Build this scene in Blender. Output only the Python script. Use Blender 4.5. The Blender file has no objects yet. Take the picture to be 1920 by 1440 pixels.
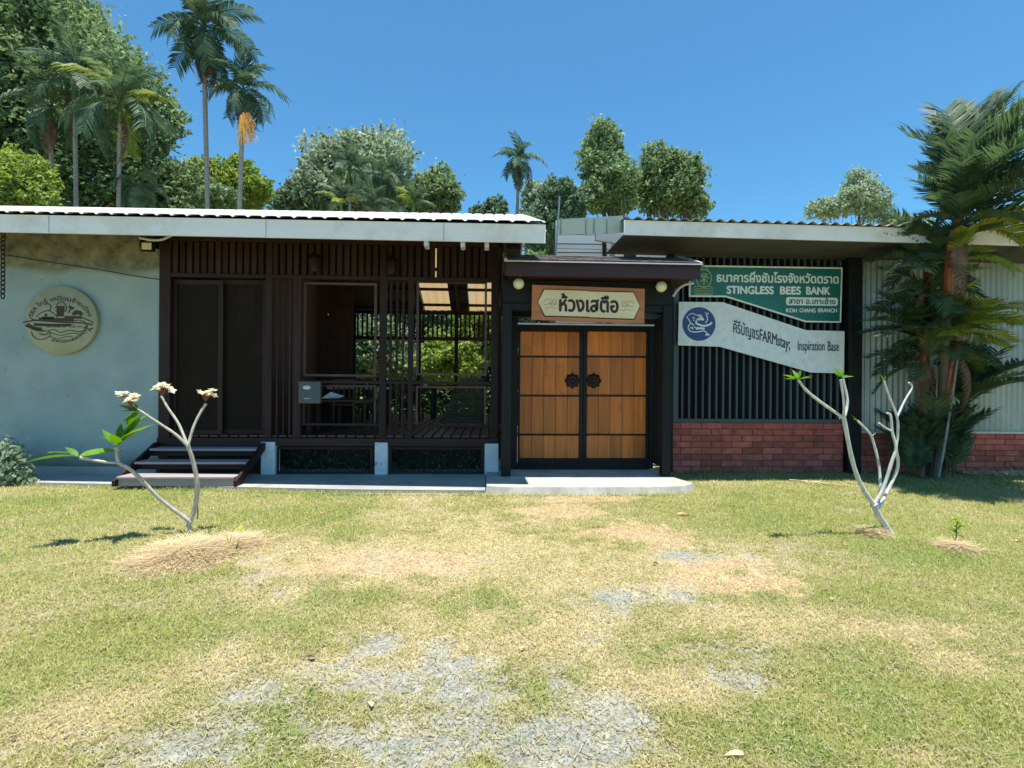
import bpy, math, random
import numpy as np
from mathutils import Vector, Matrix, Euler
R = math.radians
random.seed(7); rng = np.random.default_rng(7)
scn = bpy.context.scene
COL = scn.collection

# ------------------------------------------------------------------ camera, sky, sun, exposure
F, TH, ROLL, EYE = 1000.0, R(2.64), 0.0077, 1.5
cd = bpy.data.cameras.new('camera'); cam = bpy.data.objects.new('camera', cd); COL.objects.link(cam)
cd.sensor_width = 36; cd.lens = 36*F/1920; cd.clip_end = 600; cd.clip_start = 0.05
fw = Vector((math.sin(TH), math.cos(TH), 0)); r0 = Vector((math.cos(TH), -math.sin(TH), 0)); up = Vector((0, 0, 1))
rr = (r0*math.cos(ROLL) + up*math.sin(ROLL)); uu = (up*math.cos(ROLL) - r0*math.sin(ROLL))
M = Matrix((rr, uu, -fw)).transposed().to_4x4(); M.translation = Vector((0, 0, EYE))
cam.matrix_world = M
scn.camera = cam

SUN = Vector((0.05, -0.105, 1)).normalized()            # towards the sun: close to the zenith
w = bpy.data.worlds.new('World'); scn.world = w; w.use_nodes = True
nt = w.node_tree; bg = nt.nodes['Background']
sky = nt.nodes.new('ShaderNodeTexSky'); sky.sky_type = 'NISHITA'; sky.sun_disc = False
sky.sun_elevation = math.asin(SUN.z); sky.sun_rotation = math.atan2(SUN.x, SUN.y)
sky.air_density = 1.0; sky.dust_density = 0.3; sky.ozone_density = 3.0; sky.altitude = 0
tint = nt.nodes.new('ShaderNodeMix'); tint.data_type = 'RGBA'; tint.blend_type = 'MULTIPLY'
tint.inputs[0].default_value = 1; tint.inputs[7].default_value = (0.50, 0.95, 1.08, 1)
nt.links.new(sky.outputs[0], tint.inputs[6]); nt.links.new(tint.outputs[2], bg.inputs[0])
bg.inputs[1].default_value = 0.105
sl = bpy.data.lights.new('sun', 'SUN'); sl.energy = 5.0; sl.angle = R(0.5); sl.color = (1, 0.95, 0.86)
so = bpy.data.objects.new('sun', sl); COL.objects.link(so); so.rotation_euler = SUN.to_track_quat('Z', 'Y').to_euler()
scn.view_settings.view_transform = 'Standard'; scn.view_settings.look = 'None'
scn.view_settings.exposure = 0.75; scn.view_settings.gamma = 1; scn.view_settings.use_curve_mapping = False
scn.cycles.max_bounces = 8; scn.cycles.transparent_max_bounces = 12
scn.cycles.use_denoising = True

# ------------------------------------------------------------------ placing helpers (a photo direction met by a plane of the place)
def ray(px, py):
    u, v = px-960, 720-py
    u2 = u - ROLL*v; v2 = v + ROLL*u
    return r0*(u2/F) + up*(v2/F) + fw
def W(px, py, Y):
    d = ray(px, py); t = Y/d.y
    return Vector((d.x*t, Y, EYE + d.z*t))
def G(px, py, z=0.0):
    d = ray(px, py); t = (z-EYE)/d.z
    return Vector((d.x*t, d.y*t, z))
def WX(px, Y): return W(px, 700, Y).x
def WZ(px, py, Y): return W(px, py, Y).z

# ------------------------------------------------------------------ materials
def new_mat(name):
    m = bpy.data.materials.new(name); m.use_nodes = True
    n = m.node_tree; b = n.nodes['Principled BSDF']
    return m, n, b
def mixc(n, fac, a, b, bt='MIX'):
    x = n.nodes.new('ShaderNodeMix'); x.data_type = 'RGBA'; x.blend_type = bt
    for i, v in ((0, fac), (6, a), (7, b)):
        if hasattr(v, 'is_linked'): n.links.new(v, x.inputs[i])
        elif i == 0: x.inputs[0].default_value = v
        else: x.inputs[i].default_value = (*v[:3], 1)
    return x.outputs[2]
def noise(n, scale, detail=4, vec=None, stretch=None, rough=0.6):
    tc = n.nodes.new('ShaderNodeTexCoord')
    t = n.nodes.new('ShaderNodeTexNoise'); t.inputs['Scale'].default_value = scale; t.inputs['Detail'].default_value = detail
    t.inputs['Roughness'].default_value = rough
    src = tc.outputs['Object'] if vec is None else vec
    mp = n.nodes.new('ShaderNodeMapping'); n.links.new(src, mp.inputs[0])
    if stretch: mp.inputs['Scale'].default_value = stretch
    oi = n.nodes.new('ShaderNodeObjectInfo')
    cb = n.nodes.new('ShaderNodeCombineXYZ'); ml = n.nodes.new('ShaderNodeMath'); ml.operation = 'MULTIPLY'; ml.inputs[1].default_value = 37
    n.links.new(oi.outputs['Random'], ml.inputs[0])
    for i in range(3): n.links.new(ml.outputs[0], cb.inputs[i])
    n.links.new(cb.outputs[0], mp.inputs['Location'])
    n.links.new(mp.outputs[0], t.inputs['Vector'])
    return t.outputs['Fac']
def ramp(n, fac, stops):
    r = n.nodes.new('ShaderNodeValToRGB'); n.links.new(fac, r.inputs[0])
    el = r.color_ramp.elements
    while len(el) < len(stops): el.new(0.5)
    for e, (p, c) in zip(el, stops): e.position = p; e.color = (*c[:3], 1)
    return r.outputs[0]
def bump(n, b, h, strength=0.3, dist=0.01):
    bp = n.nodes.new('ShaderNodeBump'); bp.inputs['Strength'].default_value = strength; bp.inputs['Distance'].default_value = dist
    n.links.new(h, bp.inputs['Height']); n.links.new(bp.outputs[0], b.inputs['Normal'])
def lin(c): return tuple((x/255/12.92 if x/255 <= .04045 else ((x/255+.055)/1.055)**2.4) for x in c)
def varied(name, c1, c2, scale=6, stretch=None, rough=0.6, bmp=0.2, rand=0.25, detail=5, metallic=0.0, dist=0.004, dirt=None, ior=None):
    """a surface of two close colours in noise, with per-piece brightness change"""
    m, n, b = new_mat(name)
    f = noise(n, scale, detail, stretch=stretch)
    c = ramp(n, f, [(0.3, c1), (0.7, c2)])
    oi = n.nodes.new('ShaderNodeObjectInfo')
    mr = n.nodes.new('ShaderNodeMapRange'); mr.inputs['To Min'].default_value = 1-rand; mr.inputs['To Max'].default_value = 1+rand
    n.links.new(oi.outputs['Random'], mr.inputs[0])
    hs = n.nodes.new('ShaderNodeHueSaturation'); n.links.new(c, hs.inputs['Color']); n.links.new(mr.outputs[0], hs.inputs['Value'])
    c = hs.outputs[0]
    if dirt:
        f2 = noise(n, dirt[0], 6, rough=0.7); r2 = ramp(n, f2, [(dirt[2], (0, 0, 0)), (dirt[3], (1, 1, 1))])
        c = mixc(n, r2, c, dirt[1])
    n.links.new(c, b.inputs['Base Color'])
    b.inputs['Roughness'].default_value = rough; b.inputs['Metallic'].default_value = metallic
    if max(c2) < .08: b.inputs['Specular IOR Level'].default_value = .28
    if bmp: bump(n, b, f, bmp, dist)
    return m
def flat(name, c, rough=0.5, rand=0.0, emit=None):
    m, n, b = new_mat(name)
    f = noise(n, 9, 4); n.links.new(ramp(n, f, [(0.3, tuple(x*.88 for x in c)), (0.7, tuple(min(1, x*1.08) for x in c))]), b.inputs['Base Color'])
    b.inputs['Roughness'].default_value = rough
    return m
def leafmat(name, c1, c2, trans=0.35, rough=0.45, attr=False):
    m, n, b = new_mat(name)
    if attr:
        a = n.nodes.new('ShaderNodeAttribute'); a.attribute_name = 'tint'; f = a.outputs['Fac']
        c = ramp(n, f, [(0.0, c1), (1.0, c2)])
    else:
        f = noise(n, 2.0, 3); c = ramp(n, f, [(0.35, c1), (0.65, c2)])
    n.links.new(c, b.inputs['Base Color']); b.inputs['Roughness'].default_value = max(rough, .5); b.inputs['Specular IOR Level'].default_value = .22
    t = n.nodes.new('ShaderNodeBsdfTranslucent')
    hs = n.nodes.new('ShaderNodeHueSaturation'); hs.inputs['Saturation'].default_value = 1.15; hs.inputs['Value'].default_value = 1.3; hs.inputs['Hue'].default_value = 0.485
    n.links.new(c, hs.inputs['Color']); n.links.new(hs.outputs[0], t.inputs[0])
    mx = n.nodes.new('ShaderNodeMixShader'); mx.inputs[0].default_value = trans
    n.links.new(b.outputs[0], mx.inputs[1]); n.links.new(t.outputs[0], mx.inputs[2])
    n.links.new(mx.outputs[0], n.nodes['Material Output'].inputs[0])
    return m

MT = {}
MT['wood'] = varied('dark_stained_wood', (.018, .008, .008), (.042, .018, .017), 5, (1, 1, .12), .6, .25, .3)
MT['wood_h'] = varied('dark_stained_wood_rail', (.018, .008, .008), (.040, .018, .016), 5, (.12, 1, 1), .6, .25, .2)
MT['deck'] = varied('deck_wood', (.045, .018, .013), (.095, .040, .027), 5, (1, .12, 1), .45, .25, .3)
MT['interior'] = varied('interior_boarding', (.040, .017, .012), (.070, .030, .020), 3, (.2, .2, 1), .6, .2, .2)
MT['step'] = varied('weathered_step_wood', (.30, .25, .25), (.42, .36, .36), 7, (.08, 1, 1), .7, .3, .15)
MT['black'] = varied('black_painted_timber', (.004, .0045, .005), (.010, .011, .013), 6, (1, 1, .15), .6, .2, .25)
MT['black_h'] = varied('black_painted_rail', (.004, .0045, .005), (.010, .011, .013), 6, (.15, 1, 1), .6, .2, .2)
MT['navy'] = varied('navy_black_slat_paint', (.030, .042, .056), (.055, .072, .092), 6, (1, 1, .15), .42, .1, .2)
MT['purple'] = varied('purple_brown_fascia_paint', (.034, .014, .018), (.062, .028, .034), 4, (.15, 1, 1), .5, .25, .1)
MT['door'] = varied('orange_teak_plank', (.42, .105, .012), (.62, .19, .022), 6, (3, 3, .18), .5, .2, .28, dirt=(3, (.16, .06, .02), .58, .85))
MT['board'] = varied('orange_teak_board', (.36, .11, .03), (.55, .20, .06), 5, (.15, 1, 2), .45, .2, 0)
MT['cream'] = varied('cream_sign_wood', (.64, .50, .29), (.80, .67, .44), 3, (.3, 1, 1), .55, .05, .02)
MT['ink'] = flat('dark_brown_sign_paint', (.03, .014, .004), .6)
MT['disc'] = varied('sawn_pale_wood', (.26, .255, .17), (.36, .35, .25), 2.5, None, .7, .05, .02)
MT['burnt'] = flat('burnt_brown_lettering', (.05, .03, .02), .7)
MT['whitepaint'] = varied('white_fascia_paint', (.76, .73, .72), (.84, .81, .80), 1.2, (.4, 1, 3), .5, .03, .03, dirt=(1.6, (.58, .50, .40), .50, .78))
MT['pier'] = varied('chipped_white_pier_paint', (.55, .60, .62), (.74, .78, .80), 4, None, .7, .2, .04, dirt=(9, (.16, .16, .17), .62, .68))
MT['apron'] = varied('apron_concrete', (.27, .27, .25), (.42, .41, .37), 1.4, None, .85, .3, 0, dirt=(3, (.16, .16, .14), .55, .8), dist=.01)
MT['slab'] = varied('pale_slab_concrete', (.34, .33, .29), (.56, .54, .47), 3.0, None, .85, .4, 0, dirt=(2.2, (.24, .23, .20), .5, .75), dist=.01)
MT['roof'] = varied('pale_zinc_roofing', (.50, .52, .50), (.66, .67, .62), 1.5, (1, .3, 1), .45, .1, 0, dirt=(2.3, (.30, .25, .18), .55, .75))
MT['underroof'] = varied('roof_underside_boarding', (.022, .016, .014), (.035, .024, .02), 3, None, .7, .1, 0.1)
MT['tile'] = varied('weathered_fibre_cement', (.15, .16, .15), (.30, .31, .29), 3, (1, .3, 1), .85, .3, 0)
MT['zinc'] = varied('galvanised_sheet', (.34, .38, .37), (.48, .53, .50), 1.2, (1, 1, .3), .42, .05, 0, metallic=.35, dirt=(1.0, (.28, .33, .28), .5, .75))
MT['brick'] = varied('red_painted_brick', (.36, .080, .056), (.52, .135, .095), 7, None, .8, .45, .28, dirt=(4, (.09, .045, .04), .52, .72))
MT['mortar'] = varied('red_washed_mortar', (.11, .04, .035), (.16, .06, .05), 12, None, .9, .4, 0)
MT['greywall'] = varied('beige_wall_render', (.42, .40, .36), (.50, .48, .44), 2, None, .8, .1, .04)
MT['soffit'] = varied('shade_darkened_soffit', (.055, .055, .05), (.085, .08, .075), 2, None, .8, .1, .02)  # darker copy of the wall render: eave shade put into the colour
MT['siding'] = varied('pale_metal_siding', (.50, .50, .46), (.60, .60, .55), 1.5, (.3, 1, 1), .5, .05, .05)
MT['green'] = varied('green_sign_face', (.006, .115, .105), (.012, .165, .14), .9, None, .35, 0, 0)
MT['signwhite'] = flat('white_sign_face', (.74, .78, .82), .4)
MT['white_print'] = flat('white_print', (.80, .84, .84), .4)
MT['navy_print'] = flat('navy_print', (.02, .035, .08), .4)
MT['blue'] = varied('blue_logo_disc', (.018, .035, .20), (.02, .07, .24), 2, None, .35, 0, 0)
MT['green_print'] = flat('dark_green_print', (.005, .08, .07), .4)
MT['yellow_print'] = flat('yellow_green_print', (.45, .50, .12), .4)
MT['iron'] = varied('dark_iron', (.012, .010, .010), (.05, .035, .03), 30, None, .45, .6, .1, metallic=.5, dist=.006)
MT['globe'] = flat('opal_lamp_glass', (.72, .68, .48), .25)
MT['metal'] = varied('grey_metal', (.25, .25, .26), (.4, .4, .4), 5, None, .35, .05, .05, metallic=.6)
MT['trim'] = flat('pale_edge_trim', (.55, .55, .57), .4)
MT['shingle'] = varied('dark_roof_felt', (.03, .024, .024), (.12, .10, .09), 9, None, .9, .5, .3)
MT['paper'] = flat('white_paper', (.8, .8, .8), .7)
MT['boxgrey'] = flat('blue_grey_box_paint', (.06, .08, .09), .4)
MT['rustbar'] = flat('black_hook_iron', (.02, .02, .02), .6)
MT['fr_leaf'] = leafmat('plumeria_leaf', (.05, .17, .015), (.16, .34, .03), .4, .3)
MT['petal'] = leafmat('cream_white_petal', (.85, .80, .55), (.92, .90, .82), .3, .5)
MT['fr_bark'] = varied('pale_grey_plumeria_bark', (.30, .28, .22), (.58, .55, .48), 22, (1, 1, .5), .7, .5, 0, dist=.004)
MT['fr_bark2'] = varied('silvery_plumeria_bark', (.38, .38, .34), (.66, .66, .62), 22, (1, 1, .5), .7, .5, 0, dist=.004)
MT['palm_trunk'] = varied('ringed_palm_trunk', (.20, .18, .15), (.34, .32, .28), 9, (.3, .3, 2.5), .8, .4, .1)
MT['bark'] = varied('grey_brown_bark', (.08, .065, .05), (.19, .16, .13), 8, (1, 1, .2), .9, .5, .1)
MT['crownshaft'] = varied('green_crownshaft', (.07, .13, .03), (.14, .22, .05), 5, (1, 1, .2), .5, .1, .1)
MT['redshaft'] = varied('red_sealing_wax_sheath', (.13, .03, .014), (.30, .075, .028), 6, (1, 1, .2), .4, .15, .2)
MT['deadfrond'] = leafmat('dead_brown_frond', (.12, .07, .05), (.26, .17, .12), .2, .8)
MT['fruit'] = varied('orange_palm_fruit', (.55, .22, .03), (.75, .38, .08), 9, None, .6, .2, .1)
MT['straw'] = leafmat('dry_straw', (.46, .35, .19), (.78, .66, .43), .2, .7, attr=True)
MT['stone'] = varied('grey_gravel_stone', (.22, .25, .25), (.48, .52, .52), 3, None, .8, .1, .1)
MT['cable'] = flat('black_cable', (.015, .015, .015), .5)
MT['dryleaf'] = leafmat('fallen_dry_leaf', (.55, .38, .2), (.75, .6, .4), .2, .7)

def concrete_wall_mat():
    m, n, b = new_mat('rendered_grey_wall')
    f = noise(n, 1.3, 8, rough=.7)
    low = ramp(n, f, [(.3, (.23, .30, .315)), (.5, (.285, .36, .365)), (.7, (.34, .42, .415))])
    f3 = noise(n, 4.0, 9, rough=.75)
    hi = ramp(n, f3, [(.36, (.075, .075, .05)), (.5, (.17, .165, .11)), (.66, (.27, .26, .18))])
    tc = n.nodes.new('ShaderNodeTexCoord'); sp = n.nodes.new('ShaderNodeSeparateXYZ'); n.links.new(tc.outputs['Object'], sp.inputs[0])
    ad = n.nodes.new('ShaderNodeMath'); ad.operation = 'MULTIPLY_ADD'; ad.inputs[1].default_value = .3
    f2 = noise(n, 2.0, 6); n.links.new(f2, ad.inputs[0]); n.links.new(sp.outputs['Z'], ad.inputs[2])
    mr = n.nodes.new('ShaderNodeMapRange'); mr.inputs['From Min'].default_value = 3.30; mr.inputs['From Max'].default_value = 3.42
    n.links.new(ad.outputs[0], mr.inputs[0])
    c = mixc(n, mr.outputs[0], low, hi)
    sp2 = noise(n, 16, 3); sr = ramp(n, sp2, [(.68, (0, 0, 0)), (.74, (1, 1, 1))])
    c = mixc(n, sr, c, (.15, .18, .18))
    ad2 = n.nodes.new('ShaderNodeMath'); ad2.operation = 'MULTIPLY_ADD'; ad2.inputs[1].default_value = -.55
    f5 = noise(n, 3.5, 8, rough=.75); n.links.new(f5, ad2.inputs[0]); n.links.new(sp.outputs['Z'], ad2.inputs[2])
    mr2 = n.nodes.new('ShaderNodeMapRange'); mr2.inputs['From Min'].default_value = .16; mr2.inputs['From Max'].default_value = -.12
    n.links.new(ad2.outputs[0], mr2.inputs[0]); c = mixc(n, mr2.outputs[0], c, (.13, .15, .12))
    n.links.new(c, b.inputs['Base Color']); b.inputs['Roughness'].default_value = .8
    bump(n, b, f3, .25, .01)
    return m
MT['wall'] = concrete_wall_mat()
def skylight_mat():
    m, n, b = new_mat('clear_amber_roof_panel')
    t = n.nodes.new('ShaderNodeBsdfTranslucent'); t.inputs[0].default_value = (.42, .35, .24, 1)
    g = n.nodes.new('ShaderNodeBsdfTransparent'); g.inputs[0].default_value = (.85, .70, .48, 1)
    mx = n.nodes.new('ShaderNodeMixShader'); mx.inputs[0].default_value = .3
    n.links.new(t.outputs[0], mx.inputs[1]); n.links.new(g.outputs[0], mx.inputs[2])
    n.links.new(mx.outputs[0], n.nodes['Material Output'].inputs[0])
    return m
MT['skylight'] = skylight_mat()
def glass_mat():
    m, n, b = new_mat('dusty_dark_glass')
    g = n.nodes.new('ShaderNodeBsdfTransparent'); g.inputs[0].default_value = (.72, .70, .66, 1)
    b.inputs['Base Color'].default_value = (.07, .05, .04, 1); b.inputs['Roughness'].default_value = .35; b.inputs['Specular IOR Level'].default_value = .15
    mx = n.nodes.new('ShaderNodeMixShader'); mx.inputs[0].default_value = .22
    n.links.new(g.outputs[0], mx.inputs[1]); n.links.new(b.outputs[0], mx.inputs[2])
    n.links.new(mx.outputs[0], n.nodes['Material Output'].inputs[0])
    return m
MT['glass'] = glass_mat()
def ground_mat():
    m, n, b = new_mat('lawn_soil')
    a = n.nodes.new('ShaderNodeVertexColor'); a.layer_name = 'soil'
    f = noise(n, 55, 6, rough=.75); r = ramp(n, f, [(.3, (.45, .45, .45)), (.5, (.95, .95, .95)), (.7, (1.5, 1.45, 1.35))])
    f2 = noise(n, 9, 6, rough=.75); r2 = ramp(n, f2, [(.3, (.8, .8, .8)), (.7, (1.2, 1.2, 1.2))])
    c = mixc(n, 1.0, a.outputs[0], r, 'MULTIPLY'); c = mixc(n, 1.0, c, r2, 'MULTIPLY')
    n.links.new(c, b.inputs['Base Color']); b.inputs['Roughness'].default_value = .95; b.inputs['Specular IOR Level'].default_value = .1
    bump(n, b, f, .5, .012)
    return m
MT['ground'] = ground_mat()
def blade_mat():
    m, n, b = new_mat('grass_blade')
    a = n.nodes.new('ShaderNodeVertexColor'); a.layer_name = 'blade'
    n.links.new(a.outputs[0], b.inputs['Base Color']); b.inputs['Roughness'].default_value = .6; b.inputs['Specular IOR Level'].default_value = .25
    t = n.nodes.new('ShaderNodeBsdfTranslucent'); n.links.new(a.outputs[0], t.inputs[0])
    mx = n.nodes.new('ShaderNodeMixShader'); mx.inputs[0].default_value = .4
    n.links.new(b.outputs[0], mx.inputs[1]); n.links.new(t.outputs[0], mx.inputs[2])
    n.links.new(mx.outputs[0], n.nodes['Material Output'].inputs[0])
    return m
MT['blade'] = blade_mat()

# ------------------------------------------------------------------ object helpers
def tag(o, label=None, cat=None, group=None, kind=None):
    if label: o['label'] = label
    if cat: o['category'] = cat
    if group: o['group'] = group
    if kind: o['kind'] = kind
    return o
def thing(name, label, cat, loc=(0, 0, 0), group=None):
    o = bpy.data.objects.new(name, None); COL.objects.link(o); o.location = loc; o.empty_display_size = .2
    return tag(o, label, cat, group)
def origin(p):
    v = Vector((0, 0, 0))
    while p is not None: v += p.location; p = p.parent
    return v
class MB:
    def __init__(s): s.v = []; s.f = []; s.m = []
    def add(s, vs, fs, mi=0):
        k = len(s.v); s.v += [tuple(v) for v in vs]; s.f += [tuple(i+k for i in f) for f in fs]; s.m += [mi]*len(fs)
        return s
    def box(s, x0, x1, y0, y1, z0, z1, mi=0):
        vs = [(x, y, z) for x in (x0, x1) for y in (y0, y1) for z in (z0, z1)]
        return s.add(vs, [(0, 1, 3, 2), (4, 6, 7, 5), (0, 4, 5, 1), (2, 3, 7, 6), (0, 2, 6, 4), (1, 5, 7, 3)], mi)
    def tube(s, pts, rad, n=8, mi=0, cap=True):
        pts = [Vector(p) for p in pts]
        if not hasattr(rad, '__len__'): rad = [rad]*len(pts)
        vs = []; prev = None
        for i, p in enumerate(pts):
            d = (pts[min(i+1, len(pts)-1)] - pts[max(i-1, 0)]).normalized()
            ref = prev if prev is not None else (Vector((0, 0, 1)) if abs(d.z) < .9 else Vector((1, 0, 0)))
            a = (ref - d*ref.dot(d)).normalized(); b_ = d.cross(a); prev = a
            for k in range(n):
                t = 2*math.pi*k/n; vs.append(p + (a*math.cos(t) + b_*math.sin(t))*rad[i])
        fs = [(i*n+k, i*n+(k+1) % n, (i+1)*n+(k+1) % n, (i+1)*n+k) for i in range(len(pts)-1) for k in range(n)]
        if cap: fs += [tuple(range(n))[::-1], tuple((len(pts)-1)*n+k for k in range(n))]
        return s.add(vs, fs, mi)
    def prism(s, poly, y0, y1, mi=0):
        """polygon of (x, z) given clockwise or not, between depth y0 (front) and y1"""
        n = len(poly)
        vs = [(x, y0, z) for x, z in poly] + [(x, y1, z) for x, z in poly]
        return s.add(vs, [tuple(range(n)), tuple(range(n, 2*n))[::-1]] + [(i, (i+1) % n, n+(i+1) % n, n+i) for i in range(n)], mi)
    def lathe(s, c, prof, n=20, axis='z', mi=0):
        vs = []
        for r, h in prof:
            for k in range(n):
                t = 2*math.pi*k/n
                if axis == 'z': vs.append((c[0]+r*math.cos(t), c[1]+r*math.sin(t), c[2]+h))
                else: vs.append((c[0]+r*math.cos(t), c[1]+h, c[2]+r*math.sin(t)))
        m = len(prof)
        fs = [(i*n+k, i*n+(k+1) % n, (i+1)*n+(k+1) % n, (i+1)*n+k) for i in range(m-1) for k in range(n)]
        return s.add(vs, fs, mi)
    def build(s, name, mat, parent=None, smooth=False, kind=None):
        me = bpy.data.meshes.new(name); off = origin(parent) if parent else Vector((0, 0, 0))
        va = np.array(s.v, dtype=float) - np.array(off)
        me.from_pydata(va.tolist(), [], s.f)
        mats = mat if isinstance(mat, list) else [mat]
        for q in mats: me.materials.append(q)
        if len(mats) > 1: me.polygons.foreach_set('material_index', s.m)
        import bmesh
        bm = bmesh.new(); bm.from_mesh(me); bmesh.ops.recalc_face_normals(bm, faces=bm.faces); bm.to_mesh(me); bm.free()
        if smooth: me.polygons.foreach_set('use_smooth', [True]*len(me.polygons)); me.set_sharp_from_angle(angle=R(42))
        o = bpy.data.objects.new(name, me); COL.objects.link(o)
        if parent: o.parent = parent
        if kind: o['kind'] = kind
        return o
_cache = {}
def piece(name, c, dims, mat, parent, rot=None, bev=0.004, label=None):
    """one box-shaped part with softened edges; alike pieces share mesh data"""
    key = (tuple(round(d, 3) for d in dims), mat.name, bev)
    if key not in _cache:
        import bmesh
        bm = bmesh.new(); bmesh.ops.create_cube(bm, size=1); bmesh.ops.scale(bm, vec=dims, verts=bm.verts)
        if bev: bmesh.ops.bevel(bm, geom=bm.edges[:], offset=min(bev, min(dims)*.3), segments=1, affect='EDGES')
        me = bpy.data.meshes.new(name); bm.to_mesh(me); bm.free(); me.materials.append(mat); _cache[key] = me
    o = bpy.data.objects.new(name, _cache[key]); COL.objects.link(o)
    if parent: o.parent = parent
    o.location = Vector(c) - (origin(parent) if parent else Vector((0, 0, 0)))
    if rot: o.rotation_euler = rot
    if label: o['label'] = label
    return o
def pbox(name, x0, x1, y0, y1, z0, z1, mat, parent, bev=.004, label=None):
    return piece(name, ((x0+x1)/2, (y0+y1)/2, (z0+z1)/2), (abs(x1-x0), abs(y1-y0), abs(z1-z0)), mat, parent, None, bev, label)

# ------------------------------------------------------------------ writing
def text_geo(s):
    offset = .004 if 'ห' in s else 0.0
    c = bpy.data.curves.new('lettering', 'FONT'); c.body = s; c.offset = offset; c.size = 1
    o = bpy.data.objects.new('lettering', c); COL.objects.link(o); bpy.context.view_layer.update()
    me = bpy.data.meshes.new_from_object(o.evaluated_get(bpy.context.evaluated_depsgraph_get()))
    v = [tuple(x.co) for x in me.vertices]; f = [tuple(p.vertices) for p in me.polygons]
    bpy.data.objects.remove(o); bpy.data.curves.remove(c); bpy.data.meshes.remove(me)
    return np.array(v).reshape(-1, 3), f
def write(s, x0, x1, zl, zr, h, y, mat, parent, bold=0.0, cap=None, extra=None):
    """letters between x0 and x1, baseline from height zl to zr, capital height h, on depth y facing the viewer side"""
    v, f = text_geo(s)
    mn, mx = v[:, 0].min(), v[:, 0].max(); capu = cap or 0.70
    V = []; Fs = []
    reps = [(0, 0)] + ([(bold, 0), (-bold, 0), (0, bold), (0, -bold)] if bold else [])
    for q, (dx, dz) in enumerate(reps):
        k = len(V)
        for p in v:
            t = (p[0]-mn)/(mx-mn)
            V.append((x0+(x1-x0)*t+dx, y-.0004*q, zl+(zr-zl)*t + p[1]/capu*h+dz))
        Fs += [tuple(i+k for i in g) for g in f]
    me = bpy.data.meshes.new('lettering'); off = np.array(origin(parent))
    me.from_pydata((np.array(V)-off).tolist(), [], Fs); me.materials.append(mat)
    o = bpy.data.objects.new('lettering', me); COL.objects.link(o); o.parent = parent
    return o
def arc_text(s, cx, cz, rx, rz, a0, a1, h, y, mat, parent, inward=False, bold=0.002):
    v, f = text_geo(s); mn, mx = v[:, 0].min(), v[:, 0].max(); V = []; Fs = []
    for q, (dx, dz) in enumerate([(0, 0), (bold, 0), (-bold, 0), (0, bold)]):
        k = len(V)
        for p in v:
            t = (p[0]-mn)/(mx-mn); a = a0+(a1-a0)*t; hh = p[1]/.7*h
            g = -hh if inward else hh
            V.append((cx+(rx+g)*math.cos(a)+dx, y-.0004*q, cz+(rz+g)*math.sin(a)+dz))
        Fs += [tuple(i+k for i in g_) for g_ in f]
    me = bpy.data.meshes.new('lettering'); off = np.array(origin(parent))
    me.from_pydata((np.array(V)-off).tolist(), [], Fs); me.materials.append(mat)
    o = bpy.data.objects.new('lettering', me); COL.objects.link(o); o.parent = parent
    return o
def smooth_line(pts, n=6):
    P = [np.array(p, float) for p in pts]
    if len(P) < 3: return P
    P = [2*P[0]-P[1]] + P + [2*P[-1]-P[-2]]; out = []
    for i in range(1, len(P)-2):
        for k in range(n):
            t = k/n
            out.append(.5*((2*P[i]) + (-P[i-1]+P[i+1])*t + (2*P[i-1]-5*P[i]+4*P[i+1]-P[i+2])*t*t + (-P[i-1]+3*P[i]-3*P[i+1]+P[i+2])*t**3))
    out.append(P[-2]); return out
def strokes(name, lines, wd, y, mat, parent, fill=()):
    """flat painted strokes: lists of (x, z) with optional width factors"""
    V = []; Fs = []
    for li, ln in enumerate(lines):
        wf = 1.0
        if isinstance(ln, tuple): ln, wf = ln
        L = smooth_line(ln, 5); k = len(V); n = len(L)
        for i, p in enumerate(L):
            d = L[min(i+1, n-1)]-L[max(i-1, 0)]; d = d/(np.linalg.norm(d)+1e-9)
            nn = np.array((-d[1], d[0]))*wd*wf/2
            V += [(p[0]+nn[0], y-.0003*(li % 5), p[1]+nn[1]), (p[0]-nn[0], y-.0003*(li % 5), p[1]-nn[1])]
        Fs += [(k+2*i, k+2*i+1, k+2*i+3, k+2*i+2) for i in range(n-1)]
    for fi, pl in enumerate(fill):
        k = len(V); V += [(p[0], y-.0003*(fi % 4)-.001, p[1]) for p in pl]; Fs.append(tuple(range(k, k+len(pl))))
    me = bpy.data.meshes.new(name); off = np.array(origin(parent))
    me.from_pydata((np.array(V)-off).tolist(), [], Fs); me.materials.append(mat)
    o = bpy.data.objects.new(name, me); COL.objects.link(o); o.parent = parent
    return o

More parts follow.
